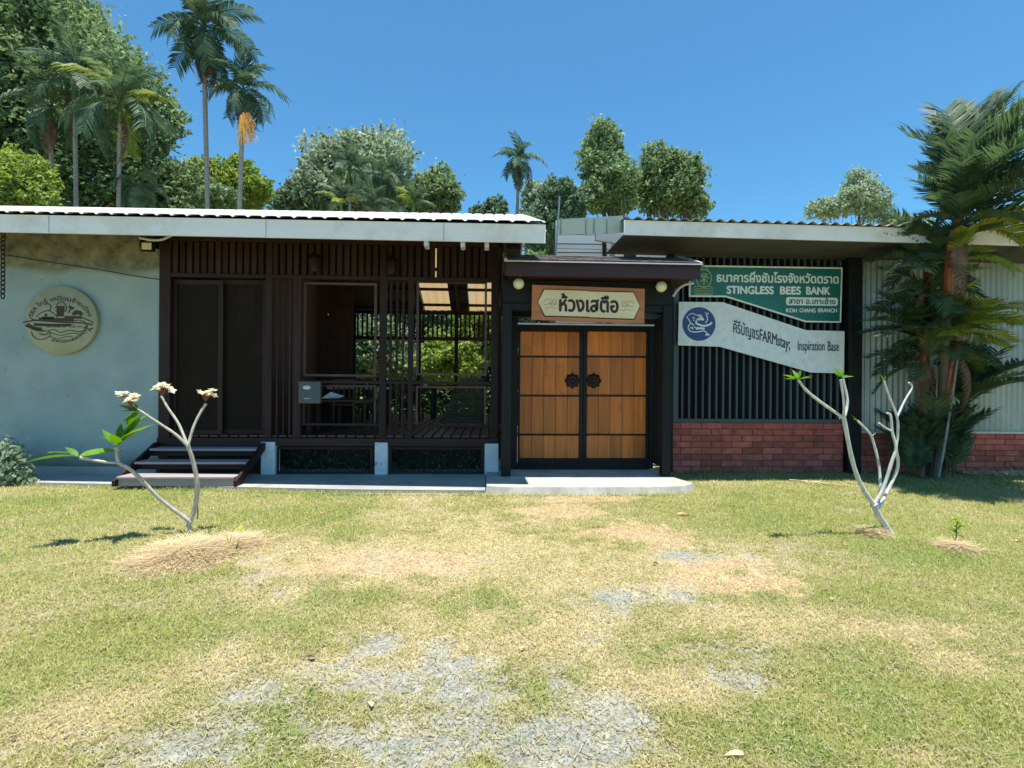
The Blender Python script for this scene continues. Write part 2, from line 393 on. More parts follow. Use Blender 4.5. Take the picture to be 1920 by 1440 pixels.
# ------------------------------------------------------------------ ground: masks shared by soil, grass and gravel
def hash2(ix, iy, s):
    h = np.sin(ix*127.1 + iy*311.7 + s*74.7)*43758.5453
    return h - np.floor(h)
def vnoise(x, y, s=0):
    ix, iy = np.floor(x), np.floor(y); fx, fy = x-ix, y-iy
    fx = fx*fx*(3-2*fx); fy = fy*fy*(3-2*fy)
    a = hash2(ix, iy, s); b = hash2(ix+1, iy, s); c = hash2(ix, iy+1, s); d = hash2(ix+1, iy+1, s)
    return a*(1-fx)*(1-fy)+b*fx*(1-fy)+c*(1-fx)*fy+d*fx*fy
def fbm(x, y, s=0, o=4):
    t = 0; a = .5; n = 0
    for k in range(o): t = t + a*vnoise(x*2**k, y*2**k, s+k*3.1); n += a; a *= .5
    return t/n
def blob(x, y, px, py, rx, ry):
    c = G(px, py); e = G(px+rx, py); n_ = G(px, py-ry); s_ = G(px, min(py+ry, 1700))
    ax = abs(e.x-c.x); ay = abs(n_.y-s_.y)/2
    return np.exp(-(((x-c.x)/ax)**2 + ((y-(n_.y+s_.y)/2)/ay)**2))
GRAVEL = [(420, 1400, 360, 70), (600, 1320, 300, 110), (880, 1310, 190, 110), (900, 1400, 340, 70), (1040, 1290, 70, 70), (1080, 1390, 190, 70), (830, 1410, 300, 60),
          (1150, 1340, 90, 50), (700, 1215, 90, 26), (1170, 1125, 110, 22), (1280, 1122, 60, 16), (1430, 1225, 130, 34), (1650, 1250, 110, 30), (1290, 1045, 70, 14), 
          (1400, 1280, 70, 30)]
BARE = [(1160, 1010, 190, 34), (1040, 960, 120, 16), (700, 1060, 240, 30), (1380, 1100, 200, 24), (1130, 935, 120, 10), (1330, 1060, 120, 22)]
GREEN = [(120, 960, 260, 50), (330, 1090, 190, 26), (120, 1230, 130, 120), (260, 1200, 160, 60), (640, 1190, 150, 40), (1240, 1210, 120, 55), (1500, 970, 330, 40), (1800, 1050, 260, 100),
         (1640, 1120, 160, 40), (1540, 1380, 280, 90), (1780, 1350, 250, 130), (1320, 1370, 120, 60), (560, 970, 240, 26), (1520, 930, 260, 16), (700, 1120, 60, 20), (1000, 1400, 40, 20), (930, 1440, 60, 20)]
DRY = [(850, 1040, 420, 90), (600, 1260, 240, 60), (900, 1200, 420, 70), (1150, 1080, 300, 60), (380, 1260, 160, 60), (1480, 1180, 340, 50), (1750, 1250, 230, 40), (180, 1340, 170, 70), (1250, 1300, 140, 60), (1700, 1420, 80, 40)]
def masks(x, y):
    n1 = fbm(x*1.1, y*1.1, 1); n2 = fbm(x*3.5, y*3.5, 5); n3 = fbm(x*11, y*11, 9, 3); n4 = fbm(x*26, y*26, 13, 3)
    wob = (n1-.5)*.9+(n2-.5)*.7+(n3-.5)*.5
    def acc(L): 
        t = np.zeros_like(x)
        for b in L: t = np.maximum(t, blob(x, y, *b))
        return t
    g = np.clip((acc(GRAVEL)+wob*1.6+(n4-.5)*1.0-.34)*1.25, 0, 1)
    b = np.clip((acc(BARE)+wob*.8-.45)*3, 0, 1)*(1-g)
    gr = np.clip((acc(GREEN)+wob*.9-.22)*1.6, 0, 1)
    dr = np.clip((acc(DRY)+wob*1.1-.30)*1.8, 0, 1)
    dry = np.clip(.44+wob*1.0+.55*dr-.45*gr, 0, 1)
    far = np.clip((y-9)/3, 0, 1)
    dry = dry*(1-far)+.2*far
    return g*(1-far), b*(1-far), dry
def height(x, y):
    return (fbm(x*.7, y*.7, 21)-.5)*.05*np.clip((7.0-y)/1.5, 0, 1) + (fbm(x*5, y*5, 31, 3)-.5)*.018
def soil_color(x, y):
    g, b, dry = masks(x, y)
    n = fbm(x*25, y*25, 40, 3)[..., None]
    grass = np.array((.20, .21, .075)); straw = np.array((.44, .37, .20)); grav = np.array((.245, .262, .245)); bare = np.array((.46, .31, .19))
    c = grass*(1-dry[..., None]) + straw*dry[..., None]
    c = c*(1-b[..., None]*.8)+bare*b[..., None]*.8
    sandy = np.clip((fbm(x*6, y*6, 55, 3)-.40)*3, 0, 1)[..., None]*.35
    gv = grav*(1-sandy)+np.array((.36, .31, .21))*sandy
    c = c*(1-g[..., None]*.85)+gv*g[..., None]*.85
    return c*(.8+.4*n)
def grid_mesh(name, xs, ys, flat_=False):
    X, Y = np.meshgrid(xs, ys); Z = np.zeros_like(X) if flat_ else height(X, Y)
    nx, ny = len(xs), len(ys)
    me = bpy.data.meshes.new(name); V = np.stack([X, Y, Z], -1).reshape(-1, 3)
    i = np.arange(nx-1)[None]+np.arange(ny-1)[:, None]*nx
    Fq = np.stack([i, i+1, i+nx+1, i+nx], -1).reshape(-1, 4)
    me.vertices.add(len(V)); me.vertices.foreach_set('co', V.ravel())
    me.loops.add(Fq.size); me.loops.foreach_set('vertex_index', Fq.ravel())
    me.polygons.add(len(Fq)); me.polygons.foreach_set('loop_start', np.arange(0, Fq.size, 4)); me.polygons.foreach_set('loop_total', np.full(len(Fq), 4))
    me.update(); C = np.ones((len(V), 4)); C[:, :3] = soil_color(V[:, 0], V[:, 1])
    ca = me.color_attributes.new('soil', 'FLOAT_COLOR', 'POINT'); ca.data.foreach_set('color', C.ravel())
    me.polygons.foreach_set('use_smooth', [True]*len(Fq)); me.materials.append(MT['ground'])
    o = bpy.data.objects.new(name, me); COL.objects.link(o); return o
xs = np.concatenate([[-400, -120, -50, -25, -14, -11], np.arange(-9.6, 10.8, .04), [12, 15, 25, 50, 120, 400]])
ys = np.concatenate([[-120, -40, -10, -2, .5], np.arange(1.4, 9.4, .04), [10, 11, 12.5, 15, 18, 25, 40, 90, 250, 450]])
tag(grid_mesh('ground', xs, ys), kind='structure')

def tri_soup(name, V, cols=None, layer='blade', mat=None, nv=3, kind='stuff', parent=None, quads=False):
    """V: (n, nv, 3)"""
    n = V.shape[0]; k = V.shape[1]
    me = bpy.data.meshes.new(name); P = V.reshape(-1, 3)
    if parent: P = P-np.array(origin(parent))
    me.vertices.add(len(P)); me.vertices.foreach_set('co', P.astype(np.float32).ravel())
    me.loops.add(len(P)); me.loops.foreach_set('vertex_index', np.arange(len(P)))
    me.polygons.add(n); me.polygons.foreach_set('loop_start', np.arange(0, n*k, k)); me.polygons.foreach_set('loop_total', np.full(n, k))
    me.update()
    if cols is not None:
        if cols.ndim == 2:
            C = np.ones((n, k, 4), np.float32); C[:, :, :3] = cols[:, None, :]
            ca = me.color_attributes.new(layer, 'FLOAT_COLOR', 'POINT'); ca.data.foreach_set('color', C.ravel())
        else:
            at = me.attributes.new('tint', 'FLOAT', 'POINT'); at.data.foreach_set('value', np.repeat(cols, k).astype(np.float32))
    me.materials.append(mat)
    o = bpy.data.objects.new(name, me); COL.objects.link(o)
    if parent: o.parent = parent
    if kind: o['kind'] = kind
    return o

def grass_patch():
    N = 1330000
    d = 1.75*np.exp(rng.random(N)*math.log(9.0/1.75))         # more near the viewer
    lat = (rng.random(N)*2-1)*1.12*d
    e = np.arange(N) > 960000; lat = np.where(e, np.sign(lat)*(1.05*d+rng.random(N)*(1.8+.5*d)), lat)      # thinner lawn beyond both sides
    x = lat + .046*d; y = d
    keepY = np.where(x < 2.55, np.where(x < -.1, 7.25+np.clip(-.14*(x+1.5), 0, .7), 7.2), 9.02)
    g, b, dry = masks(x, y)
    pr = 1-.82*g-.5*b
    keep = (y < keepY) & (rng.random(N) < pr)
    x, y, dry, g, b, d = x[keep], y[keep], dry[keep], g[keep], b[keep], d[keep]; n = len(x)
    z = height(x, y)
    L = (.010+.017*rng.random(n))*(1+.5*(1-dry))*(1+.10*d)*np.where(g+b > .5, .7, 1)
    edge = keepY[keep]-y; L *= np.where(edge < .12, 1.8, 1)
    wd = (.0013+.0010*rng.random(n))*(1+.28*d)
    a = rng.random(n)*2*math.pi; lean = .55+.95*rng.random(n)
    dx, dy = np.cos(a), np.sin(a)
    base = np.stack([x, y, z-.004], -1); side = np.stack([-dy, dx, np.zeros(n)], -1)*wd[:, None]
    tip = base + np.stack([dx*np.sin(lean), dy*np.sin(lean), np.cos(lean)], -1)*L[:, None]
    V = np.stack([base-side, base+side, tip], 1)
    isdry = rng.random(n) < np.clip(dry*.85+.06, 0, 1)
    v = rng.random(n)[:, None]
    gcol = np.array((.27, .33, .07))*(1-v)+np.array((.48, .50, .16))*v
    yel = np.array((.56, .50, .22)); 
    scol = np.array((.48, .39, .20))*(1-v)+np.array((.74, .65, .41))*v
    c = np.where(isdry[:, None], scol, gcol); mixy = (rng.random(n) < .15)[:, None]; c = np.where(mixy, yel, c)
    lush = np.clip((fbm(x*2, y*2, 77)-.52)*5, 0, 1)[:, None]*(1-dry[:, None]); c = c*(1-.4*lush)+np.array((.17, .34, .08))*.4*lush
    c *= ((.80+.34*rng.random(n))*(1-.25*g))[:, None]
    o = tri_soup('grass', V, c, 'blade', MT['blade'])
    tag(o, 'short dry and green lawn grass in front of the buildings', 'grass')
grass_patch()

def gravel():
    N = 130000
    d = 1.8*np.exp(rng.random(N)*math.log(4.8/1.8)); x = (rng.random(N)*2-1)*1.1*d+.046*d; y = d
    g, b, dry = masks(x, y); k = rng.random(N) < (g*.55+.02+.05*b); x, y = x[k], y[k]; n = len(x)
    r = (.0016+.006*rng.random(n)**3)*(1+.12*y)
    base = np.array([(1, 0, 0), (-.5, .87, 0), (-.5, -.87, 0), (0, 0, 1)], float)
    a = rng.random(n)*6.28; ca, sa = np.cos(a), np.sin(a)
    Vt = np.zeros((n, 4, 3)); jit = .7+.6*rng.random((n, 4, 3)); B = base[None]*jit
    Vt[:, :, 0] = B[:, :, 0]*ca[:, None]-B[:, :, 1]*sa[:, None]; Vt[:, :, 1] = B[:, :, 0]*sa[:, None]+B[:, :, 1]*ca[:, None]; Vt[:, :, 2] = B[:, :, 2]*.7
    Vt *= r[:, None, None]; Vt += np.stack([x, y, height(x, y)-.001], -1)[:, None]
    T = Vt[:, [[0, 1, 3], [1, 2, 3], [2, 0, 3]]].reshape(-1, 3, 3)
    t = rng.random(n)[:, None]; c = np.array((.14, .16, .16))*(1-t)+np.array((.40, .42, .39))*t; c = np.repeat(c, 3, 0)
    o = tri_soup('gravel', T, c, 'blade', MT['blade']); tag(o, 'loose blue grey gravel showing through worn lawn', 'gravel')
    # loose dry clippings scattered on the worn places
    N = 36000
    d = 1.8*np.exp(rng.random(N)*math.log(8/1.8)); x = (rng.random(N)*2-1)*1.1*d+.046*d; y = d
    k = (y < np.where(x > 2.5, 9, 7.15)) & (rng.random(N) < 1-.6*masks(x, y)[0]); x, y, d = x[k], y[k], d[k]; n = len(x)
    a = rng.random(n)*6.28; L = (.005+.009*rng.random(n))*(1+.08*d); wd = .0011*(1+.25*d)
    dv = np.stack([np.cos(a), np.sin(a), (rng.random(n)-.5)*.5], -1)*L[:, None]; sv = np.stack([-np.sin(a), np.cos(a), 0*a], -1)*wd[:, None]
    p = np.stack([x, y, height(x, y)+.006+.014*rng.random(n)], -1)
    V = np.stack([p-dv-sv, p-dv+sv, p+dv+sv, p+dv-sv], 1); t = rng.random(n)[:, None]
    c = np.array((.42, .34, .19))*(1-t)+np.array((.66, .58, .38))*t
    o = tri_soup('straw_litter', V, c, 'blade', MT['blade']); tag(o, 'thin dry clippings scattered over the worn lawn', 'dry grass')
gravel()

# ------------------------------------------------------------------ apron and slab
mb = MB()
ap = [(-13, 8.6), (-7, 7.95), (-4.4, 7.66), (-2, 7.36), (-.02, 7.27)]
top = [(x, y, .05) for x, y in ap] + [(-.02, 15.2, .05), (-13, 15.2, .05)]
n = len(top); mb.add(top + [(x, y, -.1) for x, y, z in top], [tuple(range(n))] + [(i, (i+1) % n, n+(i+1) % n, n+i) for i in range(n)])
tag(mb.build('apron_slab', MT['apron']), 'grey concrete apron under the timber veranda', 'concrete apron', kind='structure')
mb = MB()
sp = [(.0, 7.30), (.25, 7.24), (2.2, 7.22), (2.75, 7.30), (2.95, 7.5), (2.78, 8.25), (2.75, 9.6), (0.0, 9.6)]
n = len(sp)
low = [(1.38+(x-1.38)*1.02, 8.3+(y-8.3)*1.04) for x, y in sp]
mb.add([(x, y, .10) for x, y in sp] + [(x, y, -.05) for x, y in low], [tuple(range(n))] + [(i, (i+1) % n, n+(i+1) % n, n+i) for i in range(n)])
mb.build('path', MT['slab'])['kind'] = 'structure'

# ================================================================== LEFT BUILDING (timber veranda + grey wall)
YF = 8.6
DZ = WZ(700, 816, YF)           # deck level
ZT = WZ(700, 452, YF)           # top of lattice
bld = thing('veranda_building', 'long low building with grey rendered wall and dark slatted timber veranda', 'building', (-3, YF, 0))
xw = WX(299, YF)
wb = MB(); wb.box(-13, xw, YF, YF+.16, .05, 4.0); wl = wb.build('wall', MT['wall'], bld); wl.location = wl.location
wb = MB(); wb.box(-13, xw-.02, YF-.05, YF-.001, .05, .17); wb.build('wall_footing', MT['apron'], bld)
# shadow gap line / render joint
# --- roof: front slope, ridge, rear slope; both corrugated
def eaveY(x): return 7.15-.08*x
def eaveZ(x): return 3.60-.0217*(x+0) if False else 3.385-.0215*(x-.75)
SL = .34; YR = 10.7
def flatrib(p): return 1-max(0., 1-abs(p-.5)/.16)**.7 if abs(p-.5) < .16 else 1.
def wave(p): return .5+.5*math.cos((p-.5)*2*math.pi)
def roof_sheet(name, x0, x1, ys0, ys1, zf, mat, parent, pitch=.21, amp=.012, step=.0175, prof=flatrib):
    mb = MB(); xs_ = np.arange(x0, x1+1e-6, step); V = []; 
    for x in xs_:
        ph = (x/pitch) % 1; h = prof(ph)*amp*2
        for (yy, zz) in zf(x): V.append((x, yy, zz+h))
    m = len(zf(xs_[0])); nn = len(xs_)
    Fs = [(i*m+k, (i+1)*m+k, (i+1)*m+k+1, i*m+k+1) for i in range(nn-1) for k in range(m-1)]
    k0 = len(V); V += [(a, b, c-.006) for a, b, c in V]; Fs += [tuple(q+k0 for q in f[::-1]) for f in Fs]
    for i in range(nn-1): Fs += [(i*m, k0+i*m, k0+(i+1)*m, (i+1)*m)]
    mb.add(V, Fs)
    return mb.build(name, mat, parent, smooth=True)
FH = .25
XR = .76
def frontz(x):
    y0 = eaveY(x)-.04; z0 = eaveZ(x)+FH+.012
    return [(y0, z0), ((y0+YR)/2, z0+(YR-y0)/2*SL), (YR, z0+(YR-y0)*SL)]
roof_sheet('roof', -13, XR, 0, 0, frontz, MT['roof'], bld)
YB = 14.75
zr_ = lambda x: frontz(x)[-1][1]
sky_x = [(-1.72, -1.02), (-.50, .20)]
def rearz(x): 
    z = zr_(x); return [(YR+.0, z), (12.5, z-(12.5-YR)*SL), (YB, z-(YB-YR)*SL)]
edges = [-13, -1.72, -1.02, -.50, .20, XR]
for i in range(5):
    a, b = edges[i], edges[i+1]; isS = (a, b) in sky_x
    roof_sheet('skylight' if isS else 'rear_roof', a, b, 0, 0, rearz, MT['skylight'] if isS else MT['roof'], bld, step=.0233)
# ceiling boarding below the roof sheets, open under the skylights
mb = MB()
for x0, x1 in ((-13, XR-.05),):
    for xa, xb in ((x0, x1),):
        za, zb = frontz(xa), frontz(xb)
        mb.add([(xa, za[0][0]+.1, za[0][1]-.05), (xb, zb[0][0]+.1, zb[0][1]-.05), (xb, YR, zb[2][1]-.06), (xa, YR, za[2][1]-.06)], [(0, 1, 2, 3)])
for (xa, xb) in ((-13, -1.74), (-1.0, -.52), (.22, XR-.05)):
    za, zb = rearz(xa), rearz(xb)
    mb.add([(xa, YR, za[0][1]-.06), (xb, YR, zb[0][1]-.06), (xb, YB-.05, zb[2][1]-.06), (xa, YB-.05, za[2][1]-.06)], [(0, 1, 2, 3)])
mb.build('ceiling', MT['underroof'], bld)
# fascia
mb = MB()
fx = [-13, -10, -6, -3, 0, XR]
for a, b in zip(fx[:-1], fx[1:]):
    vs = []
    for x in (a, b):
        y = eaveY(x)
        for yy in (y, y+.03):
            for zz in (eaveZ(x), eaveZ(x)+FH-.004): vs.append((x, yy, zz))
    mb.add(vs, [(0, 1, 3, 2), (4, 6, 7, 5), (0, 4, 5, 1), (2, 3, 7, 6), (0, 2, 6, 4), (1, 5, 7, 3)])
mb.build('fascia_board', MT['whitepaint'], bld)
for X in (-9.1, -6.05, -3.02, -.6):
    mb = MB(); mb.box(X-.004, X+.004, eaveY(X)-.003, eaveY(X)+.01, eaveZ(X)+.005, eaveZ(X)+FH-.01); mb.build('joint', MT['metal'], bld)
mb = MB(); y0 = eaveY(XR)
za, zb = frontz(XR), rearz(XR)
mb.prism([(y0+.03, za[0][1]-.02), (YR, za[2][1]-.02), (YR, za[2][1]-.26), (y0+.03, za[0][1]-.26)], XR-.035, XR-.008)
mb.v = [(y, x, z) for x, y, z in mb.v]
mb.build('verge_board', MT['whitepaint'], bld)
# soffit purlins poking below the fascia (pale stubs)
for px in (800, 867, 911):
    x = WX(px, 7.4); pbox('rafter_stub', x-.03, x+.03, 7.22, 7.40, eaveZ(0)-.055, eaveZ(0)+.02, MT['trim'], bld)

# --- timber frame
def vpost(px0, px1, zt, zb, name='post', y0=YF-.04, d=.09, mat=None, yy=YF):
    x0, x1 = WX(px0, yy), WX(px1, yy)
    return pbox(name, x0, x1, y0, y0+d, zb, zt, mat or MT['wood'], bld)
Z0 = DZ-.02
vpost(300, 321, ZT, .3)
for a, b in ((499, 511), (551, 560), (712, 724), (765, 774)): vpost(a, b, ZT, DZ-.12)
vpost(920, 934, ZT, .42); vpost(559.5, 565, WZ(560, 522, YF), DZ-.12)
ZH = WZ(600, 521, YF)   # header under the slat band
def hrail(px0, px1, py, th, name='rail', y0=YF-.03, d=.06, mat=None, z=None):
    x0, x1 = WX(px0, YF), WX(px1, YF); zz = z if z is not None else WZ((px0+px1)/2, py, YF)
    return pbox(name, x0, x1, y0, y0+d, zz-th/2, zz+th/2, mat or MT['wood_h'], bld)
hrail(321, 920, 521, .06, 'header_beam', y0=YF-.045, d=.085)
hrail(298, 934, 450, .12, 'top_beam', y0=YF-.05, d=.1)
# slat band: each slat a piece
x = 327.5
xs_l = []
while x < 918:
    ok = not any(a-3 < x < b+3 for a, b in ((499, 511), (551, 560), (712, 724), (765, 774)))
    if ok: xs_l.append(x)
    x += 13.4
wz = ZT-.06-ZH-.03
for px in xs_l:
    X = WX(px, YF); piece('slat', (X, YF+.0, (ZH+.03+ZT-.06)/2), (.078, .022, wz), MT['wood'], bld)
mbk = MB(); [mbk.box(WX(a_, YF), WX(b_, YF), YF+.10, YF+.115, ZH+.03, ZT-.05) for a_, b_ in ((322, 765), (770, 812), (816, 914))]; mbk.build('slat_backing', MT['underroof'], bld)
# full height slats
for px in (519.5, 532, 543.5, 732, 743.5, 755):
    X = WX(px, YF); piece('slat', (X, YF+.01, (ZH-.03+DZ)/2), (.030, .05, ZH-.03-DZ), MT['wood'], bld)
# deck beam and deck planks
pbox('deck_beam', WX(299, YF), WX(936, YF), YF-.06, YF+.06, WZ(700, 836, YF), DZ-.045, MT['wood_h'], bld)
mbs = WX(322, YF)
X = xw+.01
while X < .22:
    if X+.13 < WX(500, YF)+.1: 
        piece('deck_plank', (X+.066, 11.6, DZ-.02), (.128, 6.0, .036), MT['deck'], bld)
    else:
        piece('deck_plank', (X+.066, 11.6, DZ-.02), (.128, 6.0, .036), MT['deck'], bld)
    X += .152
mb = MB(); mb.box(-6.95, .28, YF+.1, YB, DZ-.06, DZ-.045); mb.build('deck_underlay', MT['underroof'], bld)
# rails in the bays
hrail(560, 920, 717, .045); hrail(563, 712, 796, .035, y0=YF-.01, d=.03); hrail(774, 918, 799, .03, y0=YF-.01, d=.03)
# tilted screen frames in bay 2 and 3
def frame(px0, px1, py0, py1, t=.035, y=YF+.05, name='screen_frame'):
    x0, x1 = WX(px0, y), WX(px1, y); z1 = WZ((px0+px1)/2, py0, y); z0 = WZ((px0+px1)/2, py1, y)
    mb = MB(); mb.box(x0, x0+t, y, y+.03, z0, z1).box(x1-t, x1, y, y+.03, z0, z1).box(x0+t, x1-t, y, y+.03, z1-t, z1).box(x0+t, x1-t, y, y+.03, z0, z0+t)
    return mb.build(name, MT['deck'], bld)
frame(568, 705, 530, 706); frame(780, 912, 527, 704)
frame(568, 705, 722, 797, .03); frame(780, 912, 724, 800, .03)
# sliding doors of the left bay
def door_leaf(px0, px1, py0, py1, y):
    x0, x1 = WX(px0, y), WX(px1, y); z1 = WZ(px0, py0, y); z0 = DZ
    t = .07; mb = MB(); mb.box(x0, x0+t, y, y+.04, z0, z1).box(x1-t, x1, y, y+.04, z0, z1).box(x0+t, x1-t, y, y+.04, z1-t, z1).box(x0+t, x1-t, y, y+.04, z0, z0+t)
    f = mb.build('sliding_door', MT['wood'], bld)
    mb = MB(); mb.box(x0+t, x1-t, y+.015, y+.022, z0+t, z1-t); g = mb.build('pane', MT['glass'], f)
door_leaf(322, 417, 524, 806, YF+.06); door_leaf(409, 500, 524, 806, YF+.12)
# inner room: side wall, back wall boarding
YI = 11.2
xi1 = WX(662, YI)
def boards(x0, x1, y, z0, z1, mat, w=.20):
    X = x0
    while X < x1-.02:
        ww = min(w, x1-X); piece('wall_board', (X+ww/2, y, (z0+z1)/2), (ww-.008, .02, z1-z0), mat, bld); X += w
boards(-6.7, xi1, YI, DZ, 4.3, MT['interior'])
pbox('inner_partition', WX(500, YF)-.02, WX(500, YF)+.03, YF+.2, YI, DZ, 4.0, MT['interior'], bld)
pbox('inner_side_wall', -6.85, -6.8, YF+.16, YB, DZ, 3.6, MT['interior'], bld)
xi2 = WX(664, YB)
pbox('inner_rear_wall', -13, xi2, YB-.2, YB-.12, .05, 3.3, MT['interior'], bld)
# rear: posts, slat band and rail at the open back
for X in (xi2+.05, -1.85, -.85, .2): pbox('rear_post', X-.05, X+.05, YB-.3, YB-.2, .05, 3.45, MT['wood'], bld)
zb1 = WZ(850, 588, YB-.3); zb0 = WZ(850, 632, YB-.3)
X = xi2+.15
while X < .2:
    piece('slat', (X, YB-.25, (zb0+3.4)/2), (.05, .02, 3.4-zb0), MT['wood'], bld); X += .125
pbox('rear_beam', xi2, .25, YB-.3, YB-.2, zb0-.09, zb0, MT['wood_h'], bld)
pbox('rear_beam', xi2, .25, YB-.3, YB-.2, 3.36, 3.46, MT['wood_h'], bld)
pbox('rear_rail', xi2, .25, YB-.28, YB-.22, DZ+.75, DZ+.80, MT['wood_h'], bld)
for yy in (11.6, 12.5, 13.4, 14.2):
    z = zr_(0)-(yy-YR)*SL-.10; pbox('purlin', xi1, XR-.06, yy-.03, yy+.03, z-.05, z+.02, MT['wood_h'], bld)
for X in (-1.9, -.8, .35): 
    L = math.hypot(YB-YR, (YB-YR)*SL); zc = zr_(0)-(YB-YR)/2*SL-.16
    piece('rafter', (X, (YR+YB)/2, zc), (.06, L, .1), MT['wood_h'], bld, (-math.atan(SL), 0, 0))
# right side of the veranda: side posts and rails
for yy in (10.4, 12.4): pbox('side_post', .18, .27, yy-.045, yy+.045, .05, 3.9, MT['wood'], bld)
for z in (DZ+.05, DZ+.82, 3.0): pbox('side_rail', .20, .25, YF+.06, YB-.3, z-.025, z+.025, MT['wood'], bld)
# piers
for px0, px1, py0 in ((490, 516, 829), (703.5, 727.5, 830), (910, 936, 832)):
    x0, x1 = WX(px0, YF-.1), WX(px1, YF-.1); pbox('pier', x0, x1, YF-.1, YF+.12, .05, WZ((px0+px1)/2, py0, YF-.1), MT['pier'], bld, .008)
for yy in (11, 13.5):
    for px in (503, 715, 923): x0 = WX(px, YF-.1); pbox('pier', x0-.11, x0+.11, yy, yy+.2, .05, .45, MT['pier'], bld, .008)
# underfloor frames
zq1 = WZ(600, 838, YF)
for a, b in ((518, 701), (731, 908)):
    x0, x1 = WX(a, YF), WX(b, YF); mb = MB(); t = .045
    mb.box(x0, x0+t, YF-.02, YF+.02, .05, zq1).box(x1-t, x1, YF-.02, YF+.02, .05, zq1).box(x0+t, x1-t, YF-.02, YF+.02, .05, .085).box(x0+t, x1-t, YF-.02, YF+.02, zq1-.035, zq1)
    mb.build('underfloor_frame', MT['wood_h'], bld)
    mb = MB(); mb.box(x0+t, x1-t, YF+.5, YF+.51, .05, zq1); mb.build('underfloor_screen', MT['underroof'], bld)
pbox('underfloor_board', WX(300, YF), WX(488, YF), YF+.05, YF+.08, .05, DZ-.1, MT['underroof'], bld)

# steps
st = thing('wooden_steps', 'three weathered wooden steps up to the sliding glass doors', 'steps', (WX(360, 7.9), 7.9, .05))
xl, xr_ = -5.08, -3.50
trd = [(7.62, .185), (7.98, .335), (8.32, .485)]
for i, (y, z) in enumerate(trd): pbox('tread', xl, xr_, y-.05 if i else y-.06, y+.24, z-.035, z, MT['step'], st, .006)
pbox('riser', xl+.01, xr_-.01, trd[0][0]-.035, trd[0][0]-.005, .052, .149, MT['step'], st)
for X in (xl-.045, xr_+.005):
    mb = MB(); mb.prism([(7.54, .052), (7.68, .052), (8.52, .46), (8.52, .55), (8.46, .56), (7.54, .13)], X, X+.04)
    mb.v = [(y, x, z) for x, y, z in mb.v]; mb.build('stringer', MT['wood'], st)
for i, (y, z) in enumerate(trd[1:]): pbox('step_bearer', xl, xr_, y+.02, y+.05, z-.12, z-.037, MT['wood_h'], st)

# ---- things on / in the left building
def round_sign():
    c = W(118, 601, YF-.03); rx = abs(W(186, 601, YF-.03).x - W(49.5, 601, YF-.03).x)/2; 
    t = thing('round_sign', 'round pale wooden sign with a boat drawing on the grey wall', 'sign', (c.x, YF-.03, c.z))
    rz = abs(WZ(118, 538, YF-.03)-WZ(118, 665, YF-.03))/2
    mb = MB(); prof = [(0.001, -.045), (.985, -.045), (1.0, -.038), (1.0, 0.028)]
    mb.lathe((0, 0, 0), prof, 64, 'y'); mb.v = [(c.x+x*rx, c.y+y, c.z+z*rz) for x, y, z in mb.v]
    mb.build('disc', MT['disc'], t, smooth=True)
    y = c.y-.047
    def P(a, b): return (c.x+(a-800)/550*rx, c.z-(b-735)/515*rz)
    L = lambda *p: [P(*q) for q in p]
    boat = [(L((240, 775), (420, 745), (800, 765), (1100, 770), (1290, 800)), 1.6), (L((330, 690), (420, 735), (700, 745), (1000, 745)), 1.2),
            (L((270, 820), (420, 885), (560, 900)), 2.0), (L((430, 690), (520, 620), (620, 595), (700, 640), (760, 700)), 1.0),
            (L((560, 500), (620, 490), (655, 530), (630, 600)), 1.2), (L((560, 660), (600, 655)), 3), (L((720, 560), (760, 480), (830, 460), (880, 520), (880, 590), (800, 620), (720, 590)), 1.1),
            (L((920, 520), (950, 560), (920, 620)), 1.6), (L((980, 650), (1040, 600), (1110, 650)), 3.4), (L((1120, 690), (1200, 720), (1300, 770)), 1.2), (L((1000, 740), (1080, 730), (1180, 760)), 1.0),
            (L((740, 560), (860, 560)), 6), (L((740, 640), (850, 640)), 6), (L((470, 720), (700, 725), (1000, 720)), 3.2), (L((400, 805), (700, 812), (960, 806)), 3.2), (L((300, 800), (400, 850), (520, 870)), 3.0), (L((930, 530), (1000, 560)), 3), (L((1010, 640), (1080, 610), (1130, 650)), 3.5), (L((520, 700), (700, 700)), 2.6), (L((860, 690), (1120, 690)), 3.0),
            (L((420, 870), (560, 905), (700, 880), (800, 920), (940, 885), (1060, 905), (1200, 885)), 1.0),
            (L((640, 920), (800, 965), (960, 930), (1120, 940), (1200, 920)), .8), (L((640, 980), (760, 1020), (900, 980), (990, 990)), .8),
            (L((360, 910), (400, 990), (480, 1030), (580, 1015), (650, 960), (620, 910)), 1.0), (L((480, 940), (560, 960), (620, 930)), 1.2),
            (L((1220, 870), (1290, 850)), 1.4), (L((1180, 830), (1260, 900)), 1.2), (L((430, 790), (700, 800), (1000, 800)), .8)]
    strokes('boat_drawing', boat, .0135, y, MT['burnt'], t)
    hh = .062
    arc_text('SEA ไทร์ เหมือนช้างเมือง', c.x, c.z-.02, rx*.78, rz*.62, R(168), R(14), hh, y, MT['burnt'], t, bold=.0022)
    arc_text('อาหารทะเลสดจากเรือ', c.x+.02, c.z, rx*.74, rz*.66, R(-112), R(-12), .045, y, MT['burnt'], t, inward=True, bold=.002)
    x0, z0 = P(600, 850); x1, _ = P(1120, 850); write('เกาะช้าง ตราด', x0, x1, z0, z0+.01, .03, y, MT['burnt'], t, .0012)
round_sign()
